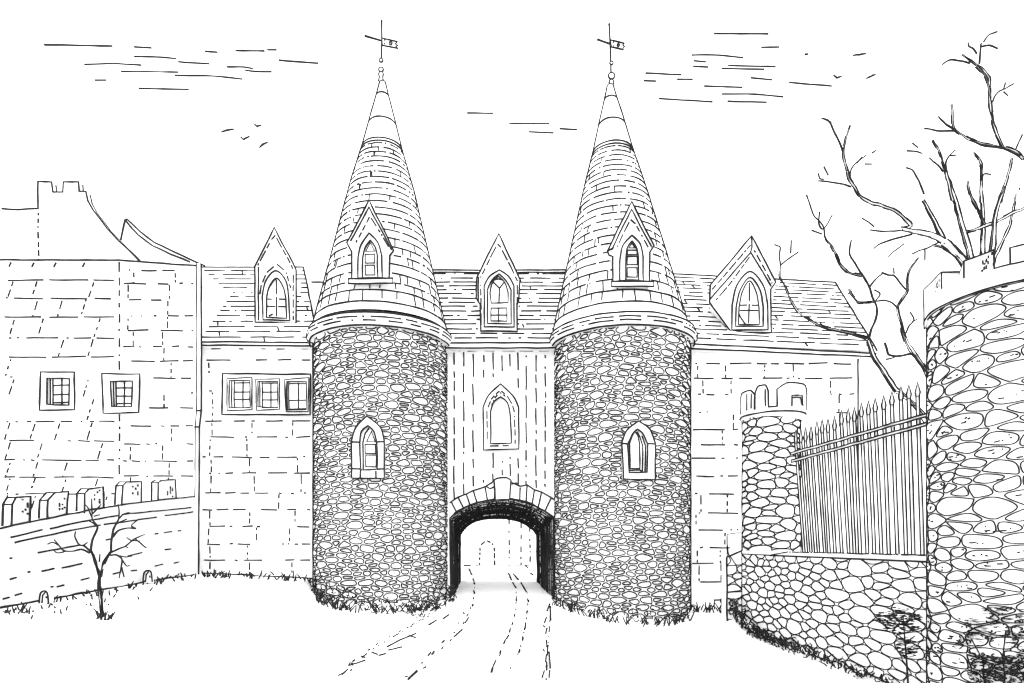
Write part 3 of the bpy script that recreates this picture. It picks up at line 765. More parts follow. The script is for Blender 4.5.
# =================================================================== terrace wall at the left, running towards the eye
def terrace():
    X0 = P(195, 0, 23.0).x; pl = Plane((X0, 20, 0), (1, 0, 0)); rnd = random.Random(51); D = 18
    t = thing('terrace_wall', 'low sloping terrace wall with five merlons below the tall block', 'wall', (X0, 18, .7))
    top = [(-60, 541), (0, 528.5), (28, 522), (60, 516), (90, 510), (120, 505), (160, 500), (195, 496.5)]
    mb = MB(D); tp = pl.pts(top); bt = [Vector((p.x, p.y, -.6)) for p in tp]
    for i in range(len(tp) - 1): mb.extrude([tp[i], tp[i + 1], bt[i + 1], bt[i]], (-.5, 0, 0), W)
    L = mb.S * .5
    mb.ink(pl.pts(top[1:], L), 1.4)
    for a in ([(11, 537.5), (42, 530)], [(50, 528.5), (82, 521.5)], [(82, 521.5), (118, 515.5)], [(122, 514.5), (191, 507.5)], [(15, 542.5), (60, 532.5), (100, 525)], [(104, 524.5), (157, 517)], [(165, 515.5), (193, 512)],
              [(10, 579), (16, 577.5)], [(38, 553), (80, 545)], [(106, 540), (112, 539)], [(10, 558), (12, 557.6)], [(28, 572), (30, 571.5)], [(42, 571), (54, 568.5)], [(62, 568), (82, 563.5)],
              [(155, 534), (158, 533.4)], [(164, 532.7), (172, 531.6)], [(178, 531), (181, 530.6)], [(128, 556), (142, 552.6)], [(165, 549.6), (171, 549)], [(3, 599), (9, 597.5)], [(15, 595.5), (22, 593.5)],
              [(51, 587), (53, 586.6)], [(57, 586.5), (64, 585)], [(81, 580), (89, 578)], [(113, 574), (121, 572)], [(131, 571), (137, 570)], [(155, 566), (163, 564)], [(174, 563), (179, 562)]):
        mb.ink(pl.pts(a, L), 1.3)
    # foot of the wall where it meets the ground
    foot = []
    for i in range(40):
        y = 13.9 + (22.9 - 13.9) * i / 39; foot.append(Vector((X0 + .01, y, ground(X0, y) + .02)))
    mb.ink(foot[1:], 1.5, wob=1.2)
    mb.build('wall', t)
    Z = lambda l: [(x / 3.795, 450 + y / 3.795) for x, y in l]
    for f, dots in (([(40, 292), (44, 205), (58, 180), (115, 177), (111, 276)], (95, 185)), ([(177, 262), (180, 190), (205, 162), (257, 156), (252, 246)], (235, 170)),
                    ([(318, 240), (320, 165), (335, 147), (390, 138), (393, 222)], (368, 150)), ([(460, 212), (464, 135), (478, 120), (535, 120), (536, 200)], (513, 130)),
                    ([(598, 190), (598, 122), (612, 115), (665, 112), (667, 184)], (645, 120))):
        m2 = MB(D); q = Z(f); q[0] = (q[0][0], q[0][1] + 3); q[-1] = (q[-1][0], q[-1][1] + 3)
        fr = [p + Vector((-.012, 0, 0)) for p in pl.pts(q)]; m2.extrude(fr, (-.17, .0, -.0), W)
        m2.ink([p + Vector((L, 0, 0)) for p in pl.pts(Z(f))], 1.3)
        bk = [p + Vector((-.17, -.02, 0)) for p in fr]; m2.ink([bk[0], bk[1], bk[2]], 1.3); m2.ink([bk[2], fr[2]], 1.2); m2.ink([bk[1], fr[1]], 1.2)
        for _ in range(9):
            x = dots[0] + rnd.choice((-9, 2, 10)); y = dots[1] + rnd.uniform(0, 55); a = Z([(x, y), (x + 1, y + rnd.uniform(3, 9))]); m2.ink(pl.pts(a, L), 1.1, wob=0)
        m2.build('merlon', t)
    return X0
TX = terrace()

def small_stone(x0, y0, x1, y1, label):
    xx = TX + .3; yy = xx * F / ((x0 + x1) / 2 - CX); c = Vector((xx, yy, ground(xx, yy))); pl = Plane(c, (0, -1, 0)); mb = MB(c.y)
    o = [(x0, y1 + 1)] + spline([(x0, y1 + 1), (x0 + .8, y0 + 3), (x0 + 4, y0), (x1 - 1.5, y0 + 1.5), (x1, y1)], 3)[1:]
    f = pl.pts(o); mb.extrude(f, (0, .18, 0), W); mb.ink([p + Vector((0, -.01, 0)) for p in f], 1.3)
    mb.ink(pl.pts([(x0 + 2.4, y1), (x0 + 3, y0 + 4), (x0 + 5.5, y0 + 1)], .01), 1.1); mb.ink(pl.pts([(x1 - 3, y0 + 5), (x1 - 2.6, y0 + 7)], .01), 1.1)
    tag(mb.build('boundary_stone'), label, 'boundary stone', 'small boundary stones at the terrace wall foot')
small_stone(39.5, 591, 48.7, 603, 'small round-topped boundary stone left of the bare young tree')
small_stone(143, 570.5, 152.5, 582, 'small round-topped boundary stone between young tree and drainpipe')

# =================================================================== ruins behind the tall block
def slab(name, label, front, Y, depth, inkf, inkb=(), extra=(), inkc=()):
    mb = MB(Y); pl = Plane((0, Y, 0), (0, -1, 0)); f = pl.pts(front)
    mb.extrude(f, (0, depth, 0), W)
    mb.ink([p + Vector((0, -.02, 0)) for p in pl.pts(inkf)], 1.4)
    for l in inkc: mb.ink(pl.pts(l, .03), 1.35)
    for l in inkb: mb.ink([P(x, y, Y) + Vector((0, depth, 0)) for x, y in l], 1.35)
    for l in extra: mb.dashes(None, None, R, (3, 9), (2, 4), 1.3, curve=polycurve(pl.pts(l, .03)))
    tag(mb.build(name), label, 'ruin')
curve_ = [(86, 191.5), (88, 201), (93, 210), (98, 216.5), (107, 228.5), (119, 240.5), (139, 261)]
slab('ruined_tower', 'ruined crenellated tower stump with curved broken side, rising behind the tall block',
     [(37.3, 300), (37.3, 209), (38, 181.5), (51.5, 182), (52.7, 192), (62.8, 192.2), (63.3, 182), (78.6, 182), (79.5, 191.5)] + curve_ + [(150, 300)], 45, .42,
     [(38, 209), (38, 181.5), (51.5, 182), (52.7, 192), (62.8, 192.2), (63.3, 182), (78.6, 182), (79.5, 191.5)] + curve_ + [(150, 272)],
     [[(51.5, 182), (52.4, 191)], [(78.6, 182), (79.5, 191.5), (86, 191.5)] + curve_[1:] + [(150, 272)]], [[(38, 212), (38.4, 261)]])
slab('ruined_wall', 'low plain ruined wall running left out of the crenellated tower stump', [(-60, 300), (-60, 209), (2, 208.5), (18, 209.5), (38, 208), (38, 300)], 46, .6, [(2, 208.7), (18, 209.7), (37, 208.4)])
gcv = [(127, 219), (133, 224.5), (140, 231), (155, 242.5), (172, 251), (196, 262)]
slab('ruined_gable', 'pointed remnant of ruined gable sloping down towards the drainpipe top', [(115, 300), (121, 239), (125, 220)] + gcv + [(215, 300)], 49, .9,
     [(121, 240), (125, 220)] + gcv + [(205, 266)], [], [], [[(125, 220), (131, 227), (138, 234.5), (153, 245.5), (170, 254), (190, 262)]])

# =================================================================== boundary wall on the right
WX = 6.9
wpl = Plane((WX, 15, 0), (-1, 0, 0))
YF, YN = WX * F / (742 - CX), 9.6
WT = 1.83
def boundary():
    rnd = random.Random(61); D = 14.5; mb = MB(D)
    c0, c1 = Vector((WX, YF, -1.5)), Vector((WX, YN, -1.5))
    mb.extrude([c0, c1, Vector((WX, YN, WT)), Vector((WX, YF, WT))], (.75, 0, 0), W)
    # return face at the far end, towards the left
    xe = P(727, 0, YF).x
    ret = [Vector((WX, YF - .003, -1.5)), Vector((WX, YF - .003, WT)), Vector((xe, YF - .003, P(0, 557, YF).z)), Vector((xe, YF - .003, -1.5))]
    mb.extrude(ret, (0, .5, 0), W)
    for loop, c in stones(YN, YF, -1.2, WT - .12, .62, .21, .007, rnd, .45, 2, .2):
        mb.S = c[0] / F
        mb.tube([Vector((WX - .004, min(YF, max(YN, y)), min(z, WT - .1))) for y, z in loop], mb.S * .6, K, 4, True)
    mb.S = YF / F
    for loop, c in stones(xe, WX, -1.0, WT - .25, .34, .24, .008, rnd, .5):
        mb.tube([Vector((min(WX, max(xe, x)), YF - .01, z)) for x, z in loop], mb.S * .62, K, 4, True)
    mb.ink([Vector((xe, YF - .01, -1)), ret[2]], 1.4); mb.ink([ret[2], ret[1]], 1.4)
    mb.dashes(c0 + Vector((-.01, 0, .3)), Vector((WX - .01, YF - .01, WT)), rnd, (5, 12), (3, 6), 1.2)
    mb.S = 12.5 / F
    mb.dashes(Vector((WX - .01, 16.0, WT)), Vector((WX - .01, 10.6, WT)), rnd, (20, 50), (2, 6), 1.3)
    mb.ink([Vector((WX - .01, 17.5, WT - .11)), Vector((WX - .01, 10.6, WT - .11))], 1.35)
    mb.ink([Vector((WX + .0, 16.0, WT - .0)), Vector((WX - .01, 17.2, WT - .11))], 1.3)
    tag(mb.build('boundary_wall'), 'low rubble boundary wall under the spiked iron fence', 'wall')
boundary()

def turret():
    rnd = random.Random(71); Y = 20.6; cy = Cyl(742.3, 800.5, Y); D = 19.8
    t = thing('stone_turret', 'small round rubble turret with rounded merlons at the far end of the iron fence', 'turret', (cy.c.x, cy.c.y, ground(cy.c.x, cy.c.y)))
    z1 = EZ + (HY - 412.5) / F * (Y - cy.r); mb = MB(D)
    mb.lathe(cy.c.x, cy.c.y, [(cy.r, -1), (cy.r, z1)], W, 40); am = 1.9
    for loop, c in stones(-am * cy.r, am * cy.r, .6, z1, .56, .25, .010, rnd, .45, 2, .22):
        mb.tube([cy.pt(x / cy.r, min(z, z1), .006) for x, z in loop], mb.S * .66, K, 4, True)
    for s in (-1, 1): mb.ink([cy.pt(s * cy.tang(), -1), cy.pt(s * cy.tang(), z1)], 1.4)
    mb.build('wall', t)
    pb = MB(D); rp = cy.r * 1.13; sh = .03
    zp = z1 + .12; ztop = EZ + (HY - 405) / F * (Y - rp)
    pb.lathe(cy.c.x + .05, cy.c.y, [(cy.r, z1 - .16), (rp, z1 + .02), (rp, zp + .05), (rp - .22, zp + .05), (rp - .22, z1)], W, 40)
    pp = lambda az, z, dr=.006: cy.pt(az, z, dr, rp) + Vector((.05, 0, 0))
    pb.ink([pp(-1.7 + 3.4 * i / 30, z1 + .03) for i in range(31)], 1.4)
    def az_of(px):
        return min([i / 200 * 1.6 for i in range(-200, 201)], key=lambda a: abs(CX + pp(a, 5).x / pp(a, 5).y * F - px))
    for u, v in ((768.5, 777), (754.5, 755)): pb.ink([pp(az_of(u), zp + .05), pp(az_of((u + v) / 2), zp + .05), pp(az_of(v), zp + .05)], 1.3)
    po = pb.build('parapet', t)
    zz = lambda py, az: EZ + (HY - py) / F * pp(az, 5).y
    for x0, x1, top, bottom, winl in ((740.5, 754.5, 391.5, 411, 0), (755, 768.5, 385.5, 406, 0), (777, 808, 383, 408, 1)):
        m2 = MB(D); a0, a1 = az_of(x0), az_of(x1); n = 10; out = []; base = zp + .04
        for i in range(n + 1):
            f = i / n; a = a0 + (a1 - a0) * f; e = min(f, 1 - f) * 2
            zt_ = zz(top, (a0 + a1) / 2); hgt = (zt_ - base)
            out.append((a, base + hgt * (.72 + .28 * math.sin(min(1, e * 1.9) * math.pi / 2))))
        fr = [pp(a0, base)] + [pp(a, z) for a, z in out] + [pp(a1, base)]
        bk = [cy.pt(a, z, 0, rp - .22) + Vector((.05, 0, 0)) for a, z in [(a0, base)] + out + [(a1, base)]]
        for i in range(len(out) - 1):
            m2.face([pp(out[i][0], base), pp(out[i + 1][0], base), pp(*out[i + 1]), pp(*out[i])])
        m2.sides(fr, bk); 
        for i in range(1, len(out)): m2.face([bk[i], bk[i + 1], Vector((bk[i + 1].x, bk[i + 1].y, base)), Vector((bk[i].x, bk[i].y, base))])
        m2.ink([p + Vector((0, -.01, 0)) for p in fr], 1.4)
        if winl:
            am_ = az_of(797.5); q = Plane(pp(am_, 5, .03), pp(am_, 5) - cy.c - Vector((.05, 0, 5)))
            m2.ink(q.pts([(792, 406), (792.2, 395.4), (802, 395), (803, 406)], .01), 1.25); m2.ink(q.pts([(793.5, 397.5), (800.5, 397.2), (802, 405)], .01), 1.15)
        else:
            am_ = az_of(x1 - 3); m2.ink([pp(am_, base + .05, .01), pp(am_, base + hgt * .8, .01)], 1.2)
            if x0 < 750: m2.ink([pp(az_of(747), base + .02, .01), pp(az_of(747), base + hgt * .85, .01)], 1.2)
        m2.build('merlon', t)
turret()

def fence():
    D = 13.0
    t = thing('iron_fence', 'spiked iron fence on the rubble wall between small turret and big bastion', 'fence', (WX + .2, 13, WT))
    fx = WX + .15; pl = Plane((fx, 13, 0), (-1, 0, 0))
    tips = [(795.8, 428.8), (800.8, 427.9), (805.5, 426.8), (811, 425), (816.9, 420), (822.2, 418.6), (828, 418), (834.5, 415.6), (841.5, 409.8), (848.2, 407.7), (854.4, 406.9), (861.4, 402.5), (868.4, 400.4),
            (875.2, 397.5), (883.7, 395.1), (891.9, 390.7), (900.9, 385.8), (908.8, 384.3), (917.6, 382)]
    rnd = random.Random(81)
    for i, (x, y) in enumerate(tips):
        f = (x - 795.8) / (917.6 - 795.8); xb = 804 + f * (922 - 804) + rnd.uniform(-.6, .6)
        a = pl.hit(x, y + 14.5); b = pl.hit(xb, 553); b.z = WT - .02
        S = a.y / F; mb = MB(a.y); hw = (.95 + .5 * f) * S
        mid = a.lerp(b, .5)
        side = Vector((a.y, -a.x, 0)).normalized()
        mb.tube([a, b], hw, IR, 8)
        fw = -Vector((side.y, -side.x, 0)).normalized(); fw = fw if fw.dot(EYE - a) > 0 else -fw
        for s in (-1, 1): mb.ink([a + side * hw * s + fw * hw * .5, b + side * hw * s + fw * hw * .5], 1.22, wob=.15)
        bo = mb.build('bar', t)
        sb = MB(a.y); c = a; hh = 14.5 * S; wsp = (1.45 + .75 * f) * S
        lp = [c + side * -hw, c + side * -wsp + Vector((0, 0, hh * .28)), c + Vector((0, 0, hh)), c + side * wsp + Vector((0, 0, hh * .28)), c + side * hw]
        th = Vector((side.y, -side.x, 0)) * .03
        sb.extrude(lp, th, IR); sb.extrude(lp, -th, IR)
        sb.ink([p - th * 1.2 for p in lp], 1.25, True, wob=0)
        sb.ink([p + th * 1.2 for p in lp], 1.25, True, wob=0)
        if f < .3 or rnd.random() < .3: sb.ink([lp[1].lerp(lp[3], .5) - th * 1.5, lp[2] - th * 1.5 - Vector((0, 0, hh * .15))], 1.6, wob=0)
        sb.build('spearhead', bo)
    for (xa, ya, xb, yb) in ((791, 452.5, 927, 413.3), (791.5, 460, 927, 422.4)):
        mb = MB(D); q = pl.pts([(xa, ya), (xb, yb)], .07); q2 = pl.pts([(xa, ya + 2.6), (xb, yb + 3.2)], .07)
        mb.extrude([q[0], q[1], q2[1], q2[0]], (.05, 0, 0), IR)
        o = Vector((-.01, 0, 0)); mb.ink([p + o for p in q], 1.2); mb.ink([p + o for p in q2], 1.2); mb.ink([q[0] + o, q2[0] + o], 1.2)
        mb.build('rail', t)
fence()

def bastion():
    rnd = random.Random(91)
    a = math.atan((927 - CX) / F); tt, r = 12.5, 1.25
    cy = Cyl(0, 10, 10); c = Vector((tt * math.sin(a) + r * math.cos(a), tt * math.cos(a) - r * math.sin(a), 0))
    cy.c = c; cy.r = r; cy.d = c.length; cy.a0 = math.atan2(-c.y, -c.x)
    t = thing('stone_bastion', 'large round bastion of big rough stones at the right edge', 'bastion', (c.x, c.y, -.6)); D = 9.6
    z1 = EZ + (HY - 323) / F * (tt * math.cos(a)); mb = MB(D)
    mb.lathe(c.x, c.y, [(r, -1.5), (r, z1)], W, 64); am = 1.9
    for loop, cc in stones(-am * r, am * r, -1.3, z1 + .05, .44, .2, .013, rnd, .5, 3, .22):
        pts = [cy.pt(x / r, min(z, z1), .006) for x, z in loop]; mb.S = pts[0].y / F
        mb.tube(pts, mb.S * .7, K, 4, True)
        xs = [p[0] for p in loop]; ys = [p[1] for p in loop]
        if rnd.random() < .55 and max(ys) - min(ys) > .11:
            for _ in range(rnd.choice((1, 2, 3, 4))):
                x = cc[0] + rnd.uniform(-.3, .3) * (max(xs) - min(xs)); z = cc[1] + rnd.uniform(-.22, .22) * (max(ys) - min(ys)); l = rnd.choice((.015, .03, .07))
                mb.ink([cy.pt(x / r, z, .006), cy.pt((x + l) / r, z + rnd.uniform(-.008, .012), .006)], 1.15, wob=0)
    mb.S = D / F; ta = cy.tang()
    mb.ink([cy.pt(-ta, -1.5), cy.pt(-ta, z1)], 1.45)
    mb.build('wall', t)
    # parapet and merlons
    pb = MB(D); zp = z1 + .27
    rp = r + .03
    pb.lathe(c.x, c.y, [(r - .02, z1), (rp, z1 + .005), (rp, zp), (rp - .4, zp), (rp - .4, z1)], W, 64)
    pb.ink([cy.pt(-2.2 + 4.4 * i / 60, z1 + .01, .01, rp) for i in range(61)], 1.5)
    pb.ink([cy.pt(-ta, z1, 0, rp), cy.pt(-ta, zp, 0, rp)], 1.4)
    def az_of(px): return min([i / 300 * 1.7 for i in range(-300, 301)], key=lambda q: abs(CX + cy.pt(q, 5, 0, rp).x / cy.pt(q, 5, 0, rp).y * F - px))
    g0 = az_of(994); pb.ink([cy.pt(g0 + 3.4 * i / 50, zp, .006, rp) for i in range(51)], 1.3); pb.build('parapet', t)
    zt = z1 + .50
    for a0, a1 in ((az_of(1010), az_of(1010) + .42), (-2.5, -2.0), (.9, 1.3), (1.7, 2.1)):
        m2 = MB(D); n = 8
        A = [a0 + (a1 - a0) * i / n for i in range(n + 1)]
        f0 = [cy.pt(q, zp - .002, .002, rp) for q in A]; f1 = [cy.pt(q, zt, .002, rp) for q in A]
        b0 = [cy.pt(q, zp - .002, 0, rp - .36) for q in A]; b1 = [cy.pt(q, zt, 0, rp - .36) for q in A]
        for u, v in ((f0, f1), (f1, b1), (b1, b0)): m2.sides(u, v, W, False)
        m2.face([f0[0], f1[0], b1[0], b0[0]]); m2.face([f0[-1], f1[-1], b1[-1], b0[-1]])
        m2.ink([f0[0]] + f1 + [f0[-1]], 1.45); m2.ink(b1, 1.3); m2.ink([f1[0], b1[0], b0[0]], 1.35); m2.ink([f1[-1], b1[-1], b0[-1]], 1.35)
        for _ in range(16):
            q = a1 - (a1 - a0) * rnd.choice((.06, .14, .25)); z = zp + (zt - zp) * rnd.uniform(.0, .85); m2.ink([cy.pt(q, z, .006, rp), cy.pt(q, z + rnd.uniform(.015, .05), .006, rp)], 1.15, wob=0)
        m2.build('merlon', t)
    def sf(px):                                   # where the wall face stands under column px
        q = cy.pt(az_of(px), 5, 0, rp); return (px, q.y)
    zq = EZ + (HY - 272.6) / F * sf(941)[1]; zb = EZ + (HY - 256) / F * sf(978)[1]
    yb = (zq - EZ) * F / (HY - 290)
    for zq, fl, fr, bl, br, dots in ((zq, sf(941), (962.8, sf(941)[1]), (923.6, yb), (952, yb), (945, 7)), (zb, sf(963.5), sf(993.5), (959, sf(963)[1] + .45), (988, sf(993)[1] + .45), (987, 14))):
        m2 = MB(D); q = [P(x, HY, Y) for x, Y in (fl, fr, br, bl)]
        lo = [Vector((p.x, p.y, zp - .01 if k < 3 else z1 - .12)) for k, p in enumerate(q)]; hi = [Vector((p.x, p.y, zq)) for p in q]
        m2.sides(lo, hi); m2.poly([hi]); m2.poly([lo])
        lift = Vector((0, -.012, .004))
        m2.ink([hi[0] + lift, hi[1] + lift], 1.4); m2.ink([hi[0] + lift, hi[3] + lift], 1.4); m2.ink([hi[1] + lift, Vector((hi[1].x, hi[1].y, zp if dots[0] > 960 else hi[1].z - .02)) + lift], 1.4)
        m2.ink([hi[0] + lift, Vector((hi[0].x, hi[0].y, zp + .005)) + lift], 1.3); m2.ink([hi[3] + lift, lo[3] + lift + Vector((-.008, -.02, 0))], 1.7)
        for _ in range(14):
            f = rnd.uniform(.55, .97) if dots[0] > 960 else rnd.uniform(-.35, .0)
            b_ = hi[0].lerp(hi[1], f) if f > 0 else hi[0].lerp(hi[3], -f)
            z = zp + (zq - zp) * rnd.random() * .8; m2.ink([Vector((b_.x, b_.y, z)) + lift * 1.5, Vector((b_.x, b_.y, z + rnd.uniform(.02, .05))) + lift * 1.5], 1.1, wob=0)
        m2.build('merlon', t)
    return cy
BAST = bastion()

# =================================================================== bare trees
def limb(mb, px, w0, w1, Y, dy=0.0, hollow=False, m=DB, core=BK):
    """branch along traced points; w in pixels at depth Y; it swings dy metres in depth from root to tip"""
    sp = spline(px, 4); n = len(sp)
    pts = [P(x, y, Y) for x, y in sp]
    sc = [(Y + dy * (i / max(1, n - 1)) ** 1.3) / Y for i in range(n)]
    pts = [EYE + (p - EYE) * s for p, s in zip(pts, sc)]
    S = Y / F
    pts = [p + noise.noise_vector(p / (S * 9)) * S * .6 for p in pts]
    rad = [S * .5 * (w0 + (w1 - w0) * i / max(1, n - 1)) * (1 + .25 * noise.noise(p / (S * 6))) for i, p in enumerate(pts)]
    if hollow:
        mb.tube(pts, rad, BK, 8)
        for k in (-1, 1, .3):
            q = []
            for i, p in enumerate(pts):
                tg = (pts[min(n - 1, i + 1)] - pts[max(0, i - 1)]).normalized(); sd = tg.cross(p - EYE).normalized()
                q.append(p + sd * rad[i] * k - (p - EYE).normalized() * (rad[i] * max(.45, 1 - abs(k)) + S * .4))
            mb.tube(q, [S * (.9 if abs(k) == 1 else .6) * (.6 + .4 * r / rad[0]) * (1 + .5 * noise.noise(p / (S * 7))) for p, r in zip(q, rad)], m, 5)
    else:
        if w0 >= 1.9:                                   # ridged bark: two or three dark cords side by side
            mb.tube(pts, [r * .5 for r in rad], core, 6)
            k0 = 0                                      # broken ridges of rough bark beside the limb
            while k0 < n - 4:
                k1 = min(n - 1, k0 + 3 + int(3 * abs(noise.noise(pts[k0] * 3.1))))
                sg = 1 if noise.noise(pts[k0] * 1.7) > 0 else -1; q = []
                for i in range(k0, k1 + 1):
                    tg = (pts[min(n - 1, i + 1)] - pts[max(0, i - 1)]).normalized(); sd = tg.cross(pts[i] - EYE).normalized()
                    q.append(pts[i] + sd * (rad[i] * .8 + S * .5) * sg)
                mb.tube(q, S * .5, m, 5); k0 = k1 + 2
            for k in ((-1, 1) if w0 < 4 else (-1, -.1, 1)):
                q = []
                for i, p in enumerate(pts):
                    tg = (pts[min(n - 1, i + 1)] - pts[max(0, i - 1)]).normalized(); sd = tg.cross(p - EYE).normalized()
                    q.append(p + sd * (rad[i] * (k * .75 + .7 * noise.noise(p / (S * 13) + Vector((k * 7, 2, 5))))) - (p - EYE).normalized() * rad[i] * .6)
                mb.tube(q, [S * .68 * min(1, .35 + .65 * r / rad[0]) * (1 + .5 * noise.noise(p / (S * 6))) for p, r in zip(q, rad)], m, 5)
        else: mb.tube(pts, [r * 1.3 for r in rad], m, 6)

def parse(s): return [[tuple(float(c) for c in q.split(',')) for q in l.split()] for l in s.strip().split('\n')]

def young_tree():
    Y = ghit(102, 617).y; g = P(102.5, 617, Y)
    t = thing('bare_tree', 'small bare young tree with forked crown in front of the terrace wall', 'tree', (g.x, g.y, ground(g.x, g.y)))
    Zc = lambda l: [(x / 3.795, 450 + y / 3.795) for x, y in l]
    tb = MB(Y); limb(tb, Zc([(391, 640), (384, 570), (377, 520), (378, 470)]), 3.6, 2.2, Y, core=DB); limb(tb, Zc([(381, 560), (377, 520), (376, 470)]), 2.2, 1.6, Y)
    limb(tb, Zc([(378, 480), (366, 440), (350, 395), (345, 380)]), 2.6, 1.7, Y, .1, core=DB); limb(tb, Zc([(378, 480), (388, 440), (402, 412), (422, 388)]), 2.8, 1.9, Y, -.2, core=DB)
    tb.build('trunk', t)
    cb = MB(Y); L = parse('''345,382 352,340 369,300 366,285 350,262 352,235
352,240 347,210 348,184
350,255 336,225 324,208
354,240 370,222 383,207
357,250 380,245
345,385 320,365 300,358 285,330 288,310
318,362 332,352
340,390 310,378 275,385 245,383 225,365 205,340
245,385 215,390 200,378
222,362 200,350 180,358
255,370 272,368
370,290 340,270 315,272
422,385 424,340 428,310 440,280 450,260 452,235 447,205
452,260 470,245 492,236
440,280 480,262
426,330 450,305 485,296 515,297 500,285 525,262
515,297 500,292
422,388 450,376 475,365 500,345 525,330 548,322
500,345 480,332
515,340 540,360 555,372
505,345 530,345
475,365 485,372
420,400 445,400 462,415 460,445 452,485
462,445 472,482
462,415 480,440 492,438
455,402 480,405 500,402
378,425 379,395
362,288 345,290''')
    for i, l in enumerate(L): limb(cb, Zc(l), 1.8 if len(l) > 4 else 1.25, .9, Y, ((i * 37) % 11 - 5) * .06, core=DB)
    cb.build('crown', t)
    gb = MB(Y)
young_tree()

def stem_tree():
    Y = 17.5
    g = P(938, 0, Y); gz = ground(g.x, g.y)
    t = thing('bare_tree', 'twin-stemmed bare tree behind the iron fence, one limb across the roof', 'tree', (g.x, g.y, gz))
    tb = MB(Y); base = (938, HY + (EZ - gz) / Y * F)
    limb(tb, [base, (938, 520), (934, 440), (915, 405), (897, 391)], 7, 4, Y, 0)
    limb(tb, [(897, 391), (884, 372), (874, 356), (868.5, 341)], 4.2, 3, Y, 0, True)
    limb(tb, [(936, 445), (937, 400), (925, 370), (913, 352), (905.7, 341), (900.8, 321.7), (897.6, 307.2)], 4.5, 2.8, Y, 0, False)
    tb.build('trunk', t)
    cb = MB(Y)
    for i, (l, a, b, dy) in enumerate((
        ([(868.5, 341), (871, 330), (875.4, 320), (876.7, 308.8), (873.5, 299), (868.6, 286), (862.2, 275), (851, 257.3), (849.3, 249.2), (851.6, 239.6)], 1.8, 1.2, -.5),
        ([(872, 296), (867, 282), (860, 271), (851, 257.5)], 1.6, 1.2, -.4),
        ([(868, 338), (860.6, 335), (840, 330.5), (822, 326.5), (810, 320), (799.4, 312.6), (790, 298), (785, 286), (780, 276.6), (780.7, 265.3)], 2.4, 1.2, 1.0),
        ([(866, 339), (845, 333), (823, 328), (808, 319)], 1.6, 1.2, .6),
        ([(780.7, 265.3), (788, 259), (797.8, 252.4)], 1.4, 1.2, .1), ([(780.7, 265.3), (779.5, 256), (779.8, 247.6), (777, 246), (774.3, 244.4)], 1.3, 1.1, .1), ([(790.7, 253), (791.2, 246), (791.4, 240.2)], 1.3, 1.1, 0),
        ([(862, 275.5), (851, 273.5), (841.3, 266.3), (837, 257), (833.2, 249.2), (829, 243), (825, 237)], 2.4, 1.3, -.6),
        ([(825, 237), (823.6, 228.3), (819, 221), (814, 216), (810, 205), (806.5, 194.5)], 1.3, 1.1, -.3), ([(812, 230), (818, 232.5), (822, 234)], 1.2, 1.1, 0),
        ([(819.5, 212), (818.8, 223.5), (823.5, 229), (832, 215.5)], 1.4, 1.1, .1),
        ([(874, 301.7), (865, 303), (857.4, 301.7), (851, 294), (849.3, 289)], 2.0, 1.2, -.3), ([(852, 291), (848, 294)], 1.2, 1, 0),
        ([(870.2, 286), (876, 279), (881.5, 274.5)], 1.5, 1.2, .3), ([(882, 272.5), (888, 275), (894.4, 276), (901, 284), (907.3, 291)], 1.4, 1.3, .3), ([(894, 274), (893.5, 268)], 1.2, 1, 0),
        ([(897.6, 307.2), (903, 298), (907.3, 291), (907.3, 276.6), (911, 268), (918.5, 257.3)], 2.2, 1.2, .4), ([(899, 305), (905.5, 296), (908.5, 290)], 1.6, 1.4, .2),
        ([(874, 301), (879, 301), (884.7, 300.7), (892, 303), (897.6, 308.8)], 1.3, 1.2, 0), ([(876, 300), (880, 294), (874, 289.5)], 1.2, 1.1, 0),
        ([(884.7, 342.6), (887, 350), (889.6, 355), (900, 356), (912, 353.9), (918, 361), (923, 368)], 1.6, 2.2, 0), ([(886, 359), (892, 358), (899, 355)], 1.3, 1.2, 0),
        ([(905.7, 333), (909, 326), (913.7, 320), (910.5, 312)], 1.3, 1.1, .2), ([(912, 322), (917, 319)], 1.2, 1, .1),
        ([(862.2, 218), (868, 222), (874, 227)], 1.1, 1.0, 0), ([(925, 248), (924.6, 255), (925, 260)], 1.2, 1.0, 0))):
        limb(cb, l, a, b, Y, dy)
    cb.build('crown', t)
stem_tree()

